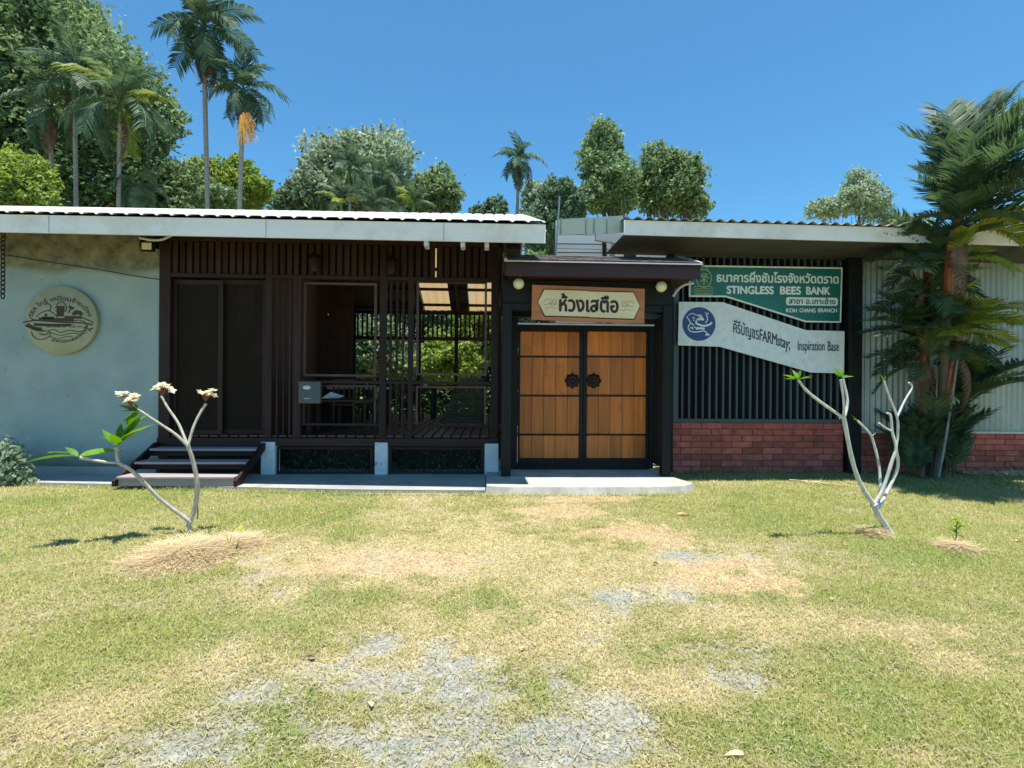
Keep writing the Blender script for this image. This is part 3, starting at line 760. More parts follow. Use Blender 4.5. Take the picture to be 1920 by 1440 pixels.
# cable along the wall
p = [W(px, py, YF-.012) for px, py in ((12, 478), (70, 488), (130, 497), (200, 508), (250, 517), (299, 524))]
mb = MB(); mb.tube(smooth_line([tuple(q) for q in p], 4), .006, 6); tag(mb.build('cable', MT['cable']), 'thin black cable sloping across the grey wall', 'cable')
# flood light under the eave
c = W(280, 463, 8.3)
t = thing('flood_light', 'small black flood light under the white eave by the wall corner', 'light', tuple(c))
mb = MB(); mb.box(c.x-.09, c.x+.09, 8.24, 8.30, c.z-.075, c.z+.065); mb.build('housing', MT['black'], t)
mb = MB(); mb.box(c.x-.07, c.x+.07, 8.232, 8.238, c.z-.055, c.z+.045); mb.build('lens', MT['globe'], t)
mb = MB(); mb.box(c.x-.11, c.x-.093, 8.25, 8.36, c.z-.02, c.z+.16).box(c.x+.093, c.x+.11, 8.25, 8.36, c.z-.02, c.z+.16).box(c.x-.11, c.x+.11, 8.30, 8.60, c.z+.14, c.z+.16); mb.build('bracket', MT['black'], t)
p = [W(a, b, 7.95) for a, b in ((262, 446), (285, 450), (304, 449), (318, 443), (330, 438))]
mb = MB(); mb.tube(smooth_line([tuple(q) for q in p], 4), .018, 8); tag(mb.build('conduit', MT['trim']), 'pale conduit curling under the eave above the flood light', 'conduit')
# hanging chain at far left
ch = W(6, 450, 7.9); t = thing('hanging_chain', 'dark rain chain hanging at the far left end of the grey wall', 'chain', (ch.x, 7.9, WZ(6, 556, 7.9)))
zt, zb = WZ(6, 440, 7.9), WZ(6, 556, 7.9); k = 0; z = zt
while z > zb:
    mb = MB(); a = 0 if k % 2 else math.pi/2; pts = [(ch.x+.028*math.cos(q)*math.cos(a), 7.9+.028*math.cos(q)*math.sin(a), z+.042*math.sin(q)) for q in np.linspace(0, 2*math.pi, 13)]
    mb.tube(pts, .008, 5, cap=False); mb.build('link', MT['iron'], t); z -= .062; k += 1

# letter box on the rail
c = W(580, 737, YF-.14)
t = thing('letter_box', 'dark blue grey letter box hung on the veranda rail', 'letter box', tuple(c))
hx, hz = .165, .16
mb = MB(); mb.box(c.x-hx, c.x+hx, c.y-.0, c.y+.09, c.z-hz, c.z+hz); mb.build('body', MT['boxgrey'], t)
mb = MB(); mb.box(c.x-hx-.01, c.x+hx+.01, c.y-.012, c.y+.1, c.z+hz, c.z+hz+.018); mb.build('lid', MT['boxgrey'], t)
mb = MB(); mb.lathe((c.x-.04, c.y-.004, c.z+.085), [(.001, 0), (.06, 0), (.06, .004)], 20, 'y'); mb.v = [(x, y, c.z+.085+(z-c.z-.085)*.5) for x, y, z in mb.v]; mb.build('badge', MT['trim'], t)
mb = MB(); mb.box(c.x-.08, c.x+.02, c.y-.005, c.y-.001, c.z-.09, c.z-.08); mb.build('slot', MT['trim'], t)
# napkin / paper
c = W(617, 743, YF+.35)
mb = MB(); mb.add([(c.x-.14, c.y, c.z-.04), (c.x+.15, c.y+.02, c.z-.03), (c.x+.17, c.y+.3, c.z+.0), (c.x-.1, c.y+.28, c.z-.02), (c.x+.0, c.y+.1, c.z+.07), (c.x+.13, c.y+.12, c.z+.02)], [(0, 1, 5, 4), (1, 2, 5), (2, 3, 4, 5), (3, 0, 4)])
tag(mb.build('paper', MT['paper']), 'crumpled white paper lying on the counter behind the letter box', 'paper')
t = thing('counter', 'dark wooden counter along the veranda rail under the paper', 'counter', (c.x, c.y+.1, DZ))
ctz = c.z-.05
pbox('countertop', WX(565, YF), WX(706, YF), YF+.15, YF+.75, ctz-.04, ctz, MT['wood_h'], t)
for px in (572, 700):
    for yy in (YF+.2, YF+.68): X = WX(px, YF); pbox('leg', X-.03, X+.03, yy-.03, yy+.03, DZ, ctz-.04, MT['wood'], t)

# tables, chairs inside
def table(px, py, Y, w, d, label, h=.75, top='step'):
    x = WX(px, Y); t = thing('table', label, 'table', (x, Y, DZ))
    pbox('tabletop', x-w/2, x+w/2, Y-d/2, Y+d/2, DZ+h-.04, DZ+h, MT[top], t)
    for sx in (-1, 1):
        for sy in (-1, 1): X, y = x+sx*(w/2-.07), Y+sy*(d/2-.07); pbox('leg', X-.03, X+.03, y-.03, y+.03, DZ, DZ+h-.04, MT['wood'], t)
    return t
table(676, 0, 10.6, 1.1, .7, 'pale topped table inside the veranda behind the middle bay')
table(755, 0, 12.6, 1.6, .8, 'long table near the open back of the veranda', top='deck')
def chair(px, Y, rz, label, mat='wood'):
    x = WX(px, Y); t = thing('chair', label, 'chair', (x, Y, DZ), 'dining chairs on the veranda')
    t.rotation_euler = (0, 0, rz)
    def pb(nm, a, b, c_, d_, e, f): 
        o = piece(nm, (0, 0, 0), (b-a, d_-c_, f-e), MT[mat], None); o.parent = t; o.location = ((a+b)/2, (c_+d_)/2, (e+f)/2)
    pb('seat', -.2, .2, -.2, .2, .42, .45)
    for sx in (-1, 1): pb('leg', sx*.18-.018, sx*.18+.018, -.198, -.162, 0, .42); pb('leg', sx*.18-.018, sx*.18+.018, .162, .198, 0, .42)
    for sx in (-1, 1): pb('back_post', sx*.18-.018, sx*.18+.018, .162, .198, .45, .9)
    for k in (-.1, 0, .1): pb('back_slat', k-.02, k+.02, .17, .19, .5, .84)
    pb('back_rail', -.162, .162, .165, .195, .84, .9)
chair(650, 10.0, R(180), 'grey brown slat back chair in front of the pale topped table', 'deck')
chair(690, 10.1, R(170), 'brown slat back chair right of the grey brown one', 'wood')
chair(735, 11.9, R(190), 'brown slat back chair in front of the long table, left one', 'wood')
chair(775, 11.9, R(175), 'brown slat back chair in front of the long table, right one', 'wood')
# things on the long table
for px, lab in ((766, 'white cup on the long table, left of the folded napkins'), (797, 'white cup on the long table nearest its right end')):
    c0 = Vector((WX(px, 12.45), 12.45, DZ+.75)); mb = MB(); mb.lathe(tuple(c0), [(.001, 0), (.03, .0), (.042, .09), (.038, .09), (.028, .01), (.001, .01)], 14); tag(mb.build('cup', MT['paper'], smooth=True), lab, 'cup')
# bamboo blind leaning: olive slatted screen right side
t = thing('bamboo_screen', 'olive slatted bamboo screen standing at the right end of the veranda', 'screen', (WX(870, 11), 11, DZ))
x0, x1 = WX(812, 10.6), WX(908, 10.6)
for k in range(15):
    z = DZ+.03+k*.062; xx = x0+.03*k+.1
    piece('slat', ((xx+x1)/2, 10.9, z+.02), (x1-xx, .02, .054), MT['bamboo'] if 'bamboo' in MT else MT.setdefault('bamboo', varied('olive_bamboo', (.05, .045, .02), (.10, .085, .035), 8, (.1, 1, 1), .6, .1, .15)), t)
pbox('post', x1-.05, x1, 10.92, 10.97, DZ, DZ+.98, MT['wood'], t)
# framed picture, electric box on the inner wall
c = W(460, 560, YI-.05)
t = thing('framed_picture', 'dark framed picture on the wall behind the sliding doors', 'picture', tuple(c))
mb = MB(); a, b_ = .22, .28; mb.box(c.x-a, c.x-a+.04, c.y, c.y+.03, c.z-b_, c.z+b_).box(c.x+a-.04, c.x+a, c.y, c.y+.03, c.z-b_, c.z+b_).box(c.x-a+.04, c.x+a-.04, c.y, c.y+.03, c.z+b_-.04, c.z+b_).box(c.x-a+.04, c.x+a-.04, c.y, c.y+.03, c.z-b_, c.z-b_+.04); mb.build('frame', MT['black'], t)
mb = MB(); mb.box(c.x-a+.04, c.x+a-.04, c.y+.015, c.y+.02, c.z-b_+.04, c.z+b_-.04); mb.build('print', MT['board'], t)
c = W(487, 658, YI-.05)
t = thing('switch_box', 'small pale switch box with two pipes on the inner wall', 'switch box', tuple(c))
mb = MB(); mb.box(c.x-.1, c.x+.1, c.y, c.y+.04, c.z-.09, c.z+.09); mb.build('box', MT['board'], t)
for dx in (-.04, .05): mb = MB(); mb.tube([(c.x+dx, c.y+.02, c.z+.09), (c.x+dx, c.y+.02, c.z+1.35)], .014, 6); mb.build('pipe', MT['board'], t)
# two lanterns hanging in front of the slat band
for px, py, lab in ((590, 494, 'reddish lantern hanging before the slats above the letter box'), (734, 500, 'brown lantern with pale cap hanging before the slats above the middle posts')):
    c = W(px, py, YF-.14); t = thing('lantern', lab, 'lantern', tuple(c), 'lanterns on the slat band')
    mb = MB(); mb.lathe((c.x, c.y, c.z-.13), [(.001, 0), (.06, 0), (.075, .05), (.075, .19), (.06, .22)], 14); mb.build('body', MT['wood'], t, smooth=True)
    mb = MB(); mb.lathe((c.x, c.y, c.z+.09), [(.09, 0), (.07, .05), (.02, .075), (.001, .078)], 14); mb.build('cap', MT['iron'], t, smooth=True)
    mb = MB(); mb.tube([(c.x, c.y, c.z+.16), (c.x, c.y, eaveZ(c.x)+.0), (c.x, YF-.05, eaveZ(c.x)+.0)], .005, 5); mb.build('hook', MT['iron'], t)

# ================================================================== GATE
YP = 8.05; YD = 8.75
gx0, gx1 = WX(941, YP), WX(959, YP); gx2, gx3 = WX(1243, YP), WX(1259, YP)
gate = thing('roofed_gate', 'small roofed gateway with black posts and orange plank double doors', 'gate', (WX(1100, YP), YP, .1))
ZB = 2.72
for a, b in ((gx0, gx1), (gx2, gx3)): pbox('post', a, b, YP, YP+.14, .1, ZB, MT['black'], gate, .006)
for a, b in ((gx0+.02, gx1+.02), (gx2-.02, gx3-.02)): pbox('rear_post', a, b, YD+.1, YD+.24, .1, ZB, MT['black'], gate, .006)
dx0, dx1 = WX(971, YD), WX(1216, YD)
pbox('door_jamb', gx1+.02, dx0, YD, YD+.1, .1, 2.6, MT['black'], gate); pbox('door_jamb', dx1, gx2-.02, YD, YD+.1, .1, 2.6, MT['black'], gate)
zlin = WZ(1095, 606, YD); zlin0 = WZ(1095, 619, YD)
pbox('lintel', dx0, dx1, YD-.02, YD+.1, zlin0+.004, zlin, MT['black_h'], gate)
pbox('threshold', dx0, dx1, YD-.03, YD+.1, .1, WZ(1095, 872, YD), MT['black_h'], gate)
pbox('head_beam', gx1, gx2, YP+.02, YP+.12, ZB-.10, ZB, MT['black_h'], gate)
pbox('rear_beam', gx1, gx2, YD+.12, YD+.22, ZB-.10, ZB, MT['black_h'], gate)
# side walls slatted
for X in (gx0+.05, gx3-.05):
    pbox('side_beam', X-.05, X+.05, YP+.14, YD+.1, ZB-.1, ZB-.02, MT['black'], gate)
    k = 0
    for yy in np.arange(YP+.20, YD+.06, .10): piece('side_slat', (X, yy, 1.4), (.03, .055, 2.4), MT['black'], gate)
# door leaves
xm = (WX(1087, YD)+WX(1099.5, YD))/2
rows = [(621.5, 667), (669, 740), (742, 813), (815, 859.5)]
for s, (a, b) in enumerate(((dx0+.004, xm-.003), (xm+.003, dx1-.004))):
    t = bpy.data.objects.new('door', None); COL.objects.link(t); t.parent = gate; t.location = Vector((a if s == 0 else b, YD, .1))-gate.location
    pxl, pxr = ((975, 1086.5) if s == 0 else (1100.5, 1211.5)); pa, pb_ = WX(pxl, YD), WX(pxr, YD)
    zt_, zb_ = zlin0, WZ(1095, 871, YD)
    pbox('stile', a, pa, YD-.015, YD+.035, zb_, zt_, MT['black'], t); pbox('stile', pb_, b, YD-.015, YD+.035, zb_, zt_, MT['black'], t)
    cxp = (pxl+pxr)/2
    zs = [WZ(cxp, r[0], YD) for r in rows]+[WZ(cxp, rows[-1][1], YD)]
    for i, z in enumerate(zs):
        th = .028 if 0 < i < 4 else .0
        if 0 < i < 4: 
            mb = MB(); mb.tube([(pa, YD-.005, z), (pb_, YD-.005, z)], .015, 8); mb.build('cross_bar', MT['iron'], t, smooth=True)
    pbox('top_rail', pa, pb_, YD-.012, YD+.03, zs[0], zt_, MT['black_h'], t) if zt_-zs[0] > .004 else None
    pbox('bottom_rail', pa, pb_, YD-.012, YD+.03, zb_, zs[-1], MT['black_h'], t)
    mb = MB(); mb.box(pa, pb_, YD+.026, YD+.032, zs[-1], zs[0]); mb.build('added_gap_blocker', MT['black'], t)  # added panel that keeps daylight from showing between the planks
    npk = 5; w_ = (pb_-pa)/npk
    for r in range(4):
        z1, z0_ = zs[r]-.004, zs[r+1]+.004
        for k in range(npk):
            dyy = random.uniform(0, .003)
            piece('plank', (pa+(k+.5)*w_, YD+.012+dyy, (z0_+z1)/2), (w_-.004, .022, z1-z0_), MT['door'], t, None, .003)
        # rounded corner fillets of each panel
        mb = MB(); q = .045
        for (cx_, sx) in ((pa, 1), (pb_, -1)):
            for (cz_, sz) in ((z1+.004, -1), (z0_-.004, 1)):
                pts = [(cx_, cz_)] + [(cx_+sx*q*(1-math.sin(u)), cz_+sz*q*(1-math.cos(u))) for u in np.linspace(0, math.pi/2, 6)]
                mb.prism(pts, YD-.006, YD+.006)
        mb.build('corner_bracket', MT['black'], t)
    # ring knocker with petals
    kx = WX(1073 if s == 0 else 1113, YD); kz = WZ(kx, 0, YD) if False else W(1073 if s == 0 else 1113, 714, YD).z
    mb = MB(); vs = []
    N = 48; prof = [(.0, -.035), (.03, -.034), (.045, -.018), (.075, -.03), (.105, -.016), (.118, 0)]
    for r_, h_ in prof:
        for k in range(N):
            a_ = 2*math.pi*k/N; rr_ = r_*(1+.10*math.cos(8*a_)*(r_ > .05)); vs.append((kx+rr_*math.cos(a_), YD-.016+h_, kz+rr_*math.sin(a_)))
    fs = [(i*N+k, i*N+(k+1) % N, (i+1)*N+(k+1) % N, (i+1)*N+k) for i in range(len(prof)-1) for k in range(N)]
    mb.add(vs, fs); kn = mb.build('knocker', MT['iron'], t, smooth=True)
    # (sub-part depth ends here)
# gate roof
YG = 7.68
gfx0, gfx1 = WX(945, YG), WX(1314, YG)
zf1 = WZ(1100, 494, YG); zf0 = WZ(1100, 519, YG)
SG = .32; YGR = 8.55; YGB = 9.3
zr1 = zf1+(YGR-YG)*SG
mb = MB()
x0, x1 = gfx0, gfx1
mb.add([(x0, YG-.02, zf1+.01), (x1, YG-.02, zf1+.01), (x1, YGR, zr1), (x0, YGR, zr1), (x1, YGB, zf1), (x0, YGB, zf1)], [(0, 1, 2, 3), (3, 2, 4, 5)])
V0 = [(a, b, c-.03) for a, b, c in mb.v]; mb.add(V0, [(0, 3, 2, 1), (3, 5, 4, 2)])
mb.add([mb.v[0], mb.v[1], mb.v[6], mb.v[7]], [(0, 1, 3, 2)])
rf = mb.build('roof', MT['underroof'], gate)
# shingle courses: each a tile row of shingles
npx = 22; ww = (x1-x0)/npx
for r in range(4):
    yy = YG+.02+r*.22; zz = zf1+.01+(yy-YG)*SG+.02
    for k in range(npx):
        xx = x0+(k+.5)*ww+(ww*.25 if r % 2 else -ww*.05)
        if xx+ww/2 > x1+.03: continue
        piece('shingle', (xx, yy+.10, zz+.038+random.uniform(0, .006)), (ww-.006, .26, .012), MT['shingle'], rf, (math.atan(SG)-.04, 0, random.uniform(-.01, .01)), .002)
mb = MB(); mb.box(x0+.02, x1-.02, YG, YG+.035, zf0, zf1); mb.build('fascia_board', MT['purple'], gate)
mb = MB(); mb.box(x0-.01, x1+.01, YG-.03, YG+.01, zf1+.003, zf1+.022); mb.build('edge_trim', MT['trim'], gate)
for X in (x0, x1-.03):
    mb = MB(); mb.prism([(YG+.036, zf1-.012), (YGR, zr1-.022), (YGB, zf1-.02), (YGB, zf1-.18), (YGR, zr1-.2), (YG+.036, zf0)], X+(.001 if X == x0 else -.001), X+.03); mb.v = [(y, x_, z) for x_, y, z in mb.v]; mb.build('barge_board', MT['purple'], gate)
    mb = MB(); mb.prism([(YG-.03, zf1+.018), (YGR, zr1+.045), (YGR, zr1+.07), (YG-.03, zf1+.043)], X-.008, X+.034); mb.v = [(y, x_, z) for x_, y, z in mb.v]; mb.build('edge_trim', MT['trim'], gate)
# ceiling of gate
pbox('ceiling_board', x0+.06, x1-.06, YG+.06, YGB-.05, zf0+.02, zf0+.035, MT['wood'], gate)
for yy in (YP+.07, YD+.17): pbox('rafter', gx0, gx3, yy-.03, yy+.03, ZB+.002, zf0+.018, MT['black_h'], gate)
# globes
for px, py, lab in ((972.5, 532, 'round cream globe lamp at the left under the gate roof'), (1240, 537.5, 'round cream globe lamp at the right under the gate roof')):
    c = W(px, py, YP-.12); t = thing('globe_lamp', lab, 'lamp', tuple(c), 'globe lamps on the gate')
    mb = MB(); rg = .083; mb.lathe(tuple(c), [(max(.001, rg*math.sin(u)), -rg*math.cos(u)) for u in np.linspace(0, math.pi, 12)], 20); mb.build('globe', MT['globe'], t, smooth=True)
    mb = MB(); mb.tube([(c.x, c.y, c.z+rg*.9), (c.x, c.y, zf0+.02)], .02, 8); mb.build('stem', MT['iron'], t)
# conduit piece at right post top
p = [W(a, b, YP+.05) for a, b in ((1262, 556), (1272, 542), (1284, 534), (1300, 531))]
mb = MB(); mb.tube(smooth_line([tuple(q) for q in p], 4), .02, 7); tag(mb.build('conduit', MT['trim']), 'bent pale conduit beside the right gate post below the green sign', 'conduit')
# name board
YN = 7.97
b0 = [W(998, 534, YN), W(1209, 541.5, YN), W(1208, 607, YN), W(996.5, 599.5, YN)]
t = thing('name_board', 'orange wood gate name board with cream hexagonal plaque', 'sign', ((b0[0].x+b0[1].x)/2, YN, (b0[0].z+b0[2].z)/2))
mb = MB(); mb.prism([(q.x, q.z) for q in b0], YN, YN+.035); mb.build('backboard', MT['board'], t)
hexL = [(1009, 566), (1020.5, 543), (1104, 545.5), (1104, 593.5), (1022, 591.5)]
hexR = [(1104.3, 546.5), (1187.5, 548.5), (1199.5, 573.5), (1188.5, 597.5), (1104.3, 594.5)]
for hx_ in (hexL, hexR):
    mb = MB(); pts = [W(a, b, YN-.02) for a, b in hx_]; mb.prism([(q.x, q.z) for q in pts], YN-.02, YN-.002); mb.build('plaque', MT['cream'], t)
    cx_ = sum(q.x for q in pts)/len(pts); cz_ = sum(q.z for q in pts)/len(pts)
    mb = MB(); mb.prism([(cx_+(q.x-cx_)*1.0+(.012 if q.x > cx_ and hx_ is hexR else (-.012 if q.x < cx_ and hx_ is hexL else 0)), cz_+(q.z-cz_)*1.09) for q in pts], YN-.0019, YN-.0002); mb.build('plaque_edge', MT['ink'], t)
a, b = W(1049, 583, YN-.022), W(1159, 585.5, YN-.022)
write('ห้วงเสตือ', a.x, b.x, a.z, b.z, abs(WZ(1100, 562, YN)-WZ(1100, 583, YN))*1.02, YN-.0225, MT['ink'], t, .0085, cap=.56)
def scroll(cx, cz, s, k=1):
    L = lambda *p: [(cx+a*s*k, cz+b*s) for a, b in p]
    return [L((-1, .1), (-.5, .5), (.1, .45), (.2, .1), (-.2, 0), (-.1, .3)), L((-.9, -.3), (-.3, -.15), (.2, -.3), (.8, -.1)), L((.2, .1), (.5, .6), (.7, .3), (.5, .1)), L((-.8, -.6), (-.4, -.75), (0, -.55), (.5, -.75), (.9, -.6)), L((-.2, -.05), (.4, -.1), (.8, .15))]
cA, cB = W(1033, 568, YN-.022), W(1176, 572, YN-.022)
strokes('scroll_drawing', scroll(cA.x, cA.z, .11)+scroll(cB.x, cB.z, .11, -1), .006, YN-.0225, flat('faded_brown_drawing', (.26, .20, .10), .6), t)
pbox('support_rail', WX(970, YN), WX(1226, YN), YN-.01, YN+.03, b0[2].z-.035, b0[2].z-.008, MT['metal'], t)
# blue grey plates behind the board at right
mb = MB(); pts = [W(a, b, YD-.3) for a, b in ((1209, 576), (1226, 574), (1246, 545), (1247, 590), (1232, 598), (1209, 598))]
mb.prism([(q.x, q.z) for q in pts], YD-.3, YD-.28); tag(mb.build('bracket_plate', flat('slate_blue_plate', (.05, .075, .11), .5)), 'slate blue metal plate between the name board and right gate post', 'plate')

# ================================================================== RIGHT BUILDING
YE = 7.85; YBK = 9.0
rb = thing('right_building', 'low building with white fascia and wavy grey roof behind the slatted fence', 'building', (6, 10, 0))
def rz_(px, py, Y): return WZ(px, py, Y)
xa, xb = WX(1168, YE), 13.3
zL0, zL1 = rz_(1170, 440, YE), rz_(1170, 412.5, YE); zR0, zR1 = rz_(1800, 457.5, YE), rz_(1800, 430, YE)
mb = MB(); xq = WX(1800, YE); sl0 = (zR0-zL0)/(xq-xa); sl1 = (zR1-zL1)/(xq-xa)
zc0, zc1 = (zL0+zR0)/2, (zL1+zR1)/2
mb.prism([(xa, zL0), (xb, zL0+sl0*(xb-xa)), (xb, zL1+sl1*(xb-xa)), (xa, zL1)], YE, YE+.03); mb.build('fascia_board', MT['whitepaint'], rb)
def tilez(x):
    z = zL1+sl1*(x-xa)+.004; return [(YE-.05, z), (YE+.5, z+.55*.10), (YE+1.0, z+1.05*.10)]
roof_sheet('roof', xa+.02, xb, 0, 0, tilez, MT['tile'], rb, pitch=.177, amp=.020, step=.0221, prof=wave)
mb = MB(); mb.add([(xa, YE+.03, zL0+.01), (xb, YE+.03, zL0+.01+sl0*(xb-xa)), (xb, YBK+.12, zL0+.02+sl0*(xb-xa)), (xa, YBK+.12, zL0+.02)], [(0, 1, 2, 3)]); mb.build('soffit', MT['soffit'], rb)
cx0, cx1 = WX(1590, YBK-.1), WX(1615, YBK-.1)
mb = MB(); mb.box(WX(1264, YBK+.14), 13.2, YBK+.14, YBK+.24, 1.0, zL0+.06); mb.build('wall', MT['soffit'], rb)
pbox('wall_beam', WX(1262, YBK+.3), cx0, YBK+.3, YBK+.42, rz_(1400, 459, YBK+.3), rz_(1400, 445, YBK+.3)+.1, MT['black_h'], rb)
# far siding wall between the roofs
hs = thing('siding_house', 'pale house wall with grey canopy seen between the two roofs', 'house', (2.2, 12, 0))
YH = 12.0
zz = WZ(1100, 520, YH); k = 0
while zz < WZ(1100, 432, YH):
    xl_ = WX(1041+ (zz-3.5)*4, YH); h = .32
    mb = MB(); x0 = WX(1040, YH); x1 = WX(1166, YH); mb.box(x0, x1, YH, YH+.05, zz+.006, zz+h-.006); mb.build('siding_panel', MT['siding'], hs); zz += h; k += 1
mb = MB(); mb.box(WX(1040, YH)+.01, WX(1260, YH), YH+.06, YH+.2, 0, WZ(1100, 437, YH)); mb.build('wall', MT['greywall'], hs)
mb = MB(); mb.box(WX(1151, YH-.4), WX(1198, YH-.4), YH-.4, YH-.02, 2, WZ(1170, 450, YH)); mb.build('bay_wall', MT['siding'], hs)
mb = MB(); pts = [(1117, 435), (1250, 443), (1250, 450), (1197, 462), (1117, 450)]; q = [W(a, b, 9.6) for a, b in pts]; mb.prism([(p_.x, p_.z) for p_ in q], 9.6, 9.68); mb.build('canopy', MT['greywall'], hs)
mb = MB(); q = [W(a, b, 8.15) for a, b in ((1046, 411), (1168, 404), (1167, 436), (1049, 441))]; mb.prism([(p_.x, p_.z) for p_ in q], 8.15, 8.17)
mg, n_, b_ = new_mat('green_translucent_panel'); b_.inputs['Base Color'].default_value = (.34, .42, .36, 1); b_.inputs['Alpha'].default_value = .8; b_.inputs['Roughness'].default_value = .4
mb.build('translucent_panel', mg, hs)
for px in (1050, 1097, 1112, 1136, 1165):
    X = WX(px, 8.14); pbox('panel_rib', X-.008, X+.008, 8.125, 8.148, WZ(px, 437, 8.14), WZ(px, 409, 8.14), MT['metal'], hs)
mb = MB(); c = W(1181, 483, YH-.42); mb.box(c.x-.13, c.x+.13, YH-.45, YH-.405, c.z-.08, c.z+.1); mb.build('vent', MT['black'], hs)
for py in (457, 473):
    mb = MB(); a, b = W(1045, py, YH-.05), W(1136, py+1, YH-.05); mb.tube([tuple(a), tuple(b)], .012, 5); mb.build('pipe', MT['black'], hs)
mb = MB(); a, b = W(1133, 452, YH-.1), W(1134, 487, YH-.1); mb.tube([tuple(a), tuple(b)], .05, 7); mb.build('downpipe', MT['black'], hs)
mb = MB(); a, b = W(1049, 385, YH-.5), W(1041, 500, YH-.5); mb.tube([(a.x, a.y, a.z+.2), tuple(b)], .02, 6); tag(mb.build('antenna_pole', MT['metal']), 'thin grey pole rising left of the pale siding house', 'pole')
pbox('corner_trim', WX(1248, 9.6), WX(1252, 9.6), 9.6, 9.7, 2.0, zL0+.02, MT['whitepaint'], rb)

# fence of dark slats on a brick base
fn = thing('slatted_fence', 'dark navy upright slat fence on a red brick base behind the signs', 'fence', (WX(1430, YBK), YBK, 0))
fx0, fx1 = WX(1263, YBK), cx0
ZBR = rz_(1430, 793, YBK)
def brickwall(x0, x1, zt, parent, rows, bw, seed, yf=YBK):
    mb = MB(); mb.box(x0, x1, yf+.012, yf+.15, -.05, zt-.004); core = mb.build('mortar', MT['mortar'], parent)
    rnd = random.Random(seed); h = zt/rows
    for r in range(rows):
        X = x0 - (bw*.5 if r % 2 else 0)*1.0
        while X < x1-.01:
            a, b = max(X, x0), min(X+bw, x1)
            if b-a > .03:
                jx = rnd.uniform(-.003, .003)
                piece('brick', ((a+b)/2, yf+.045+rnd.uniform(-.004, .006), (r+.5)*h), (round(b-a, 2)-.009, .09, h-.009), MT['brick'], parent, (0, 0, rnd.uniform(-.006, .006)), .005)
            X += bw
bw1 = thing('brick_wall', 'low red brick wall below the navy slats', 'wall', (WX(1430, YBK), YBK, 0))
brickwall(fx0-.05, fx1, ZBR, bw1, 8, .36, 3)
ZF1 = rz_(1430, 484, YBK)
pbox('bottom_rail', fx0, fx1, YBK, YBK+.09, ZBR, ZBR+.07, MT['navy'], fn)
pbox('top_rail', fx0, fx1, YBK, YBK+.09, ZF1, ZF1+.06, MT['navy'], fn)
pbox('post', WX(1250, YBK), WX(1262, YBK), YBK-.03, YBK+.1, 0, zL0, MT['black'], fn)
pbox('post', WX(1262, YBK), WX(1272, YBK), YBK-.01, YBK+.08, ZBR, ZF1+.06, MT['navy'], fn)
mb = MB(); mb.box(fx0, fx1, YBK+.12, YBK+.13, ZBR, ZF1+.05); mb.build('backing_sheet', MT['black'], fn)
X = WX(1280, YBK)
while X < fx1-.03:
    piece('slat', (X, YBK+.045, (ZBR+.07+ZF1)/2), (.038, .075, ZF1-ZBR-.07), MT['navy'], fn, None, .005); X += .1195
col = pbox('column', cx0, cx1, YBK-.12, YBK+.1, 0, rz_(1600, 459, YBK-.1)+.05, MT['black'], None, .006); tag(col, 'tall dark square column between the navy slats and the corrugated fence', 'column')
pbox('column_capital_dummy', 0, 0, 0, 0, 0, 0, MT['black'], None) if False else None

# corrugated metal fence at right
zf = thing('corrugated_fence', 'galvanised corrugated sheet fence behind the red stemmed palms', 'fence', (WX(1760, YBK), YBK, 0))
sx0, sx1 = WX(1606, YBK-.02), 13.2
zt_ = rz_(1620, 470, YBK); zbt = rz_(1860, 809, YBK)
sheets = np.arange(sx0, sx1, 1.02)
for i, s0 in enumerate(sheets):
    V = []; xs_ = np.arange(0, 1.0201, .0127)
    for x in xs_: V += [(s0+x, YBK+.03+.019*math.cos(x/.1016*2*math.pi)+(.004 if i % 2 else 0), zbt), (s0+x, YBK+.03+.019*math.cos(x/.1016*2*math.pi)+(.004 if i % 2 else 0), zt_)]
    nn = len(xs_); mb = MB(); mb.add(V, [(2*k, 2*k+2, 2*k+3, 2*k+1) for k in range(nn-1)]); mb.build('sheet', MT['zinc'], zf, smooth=True)
mb = MB(); mb.box(cx1, sx1, YBK-.03, YBK+.1, zbt-.035, zbt); mb.build('sill_strip', MT['trim'], zf)
pbox('top_rail', cx1, sx1, YBK+.06, YBK+.12, zt_-.1, zt_, MT['black'], zf)
bw2 = thing('brick_wall', 'low red brick wall below the corrugated sheets behind the palms', 'wall', (WX(1760, YBK), YBK, 0))
brickwall(cx1, sx1, zbt-.036, bw2, 7, .36, 5, YBK+.0)

# ---- signs
YS = YBK-.06
def poly(pts, Y): return [(W(a, b, Y).x, W(a, b, Y).z) for a, b in pts]
t = thing('bank_sign', 'green sign with white border reading stingless bees bank', 'sign', tuple(W(1435, 550, YS)))
outer = [(1292, 497), (1580, 501.5), (1577, 605), (1511, 604), (1361, 557), (1292, 556.5)]
inner = [(1295, 500), (1577, 504.5), (1574.3, 602.4), (1511.8, 601.3), (1361.5, 554.2), (1295, 553.6)]
mb = MB(); mb.prism(poly(outer, YS), YS, YS+.03); mb.build('border', MT['white_print'], t)
mb = MB(); mb.prism(poly(inner, YS-.003), YS-.004, YS-.001); mb.build('face', MT['green'], t)
yl = YS-.006
a, b = W(1344, 528, yl), W(1572, 531.5, yl)
def ph(px, dy, Y): return abs(WZ(px, 500, Y)-WZ(px, 500+dy, Y))
write('ธนาคารผึงชันโรงจังหวัดตราด', a.x, b.x, a.z, b.z, ph(1450, 13, yl), yl, MT['white_print'], t, .005, cap=.56)
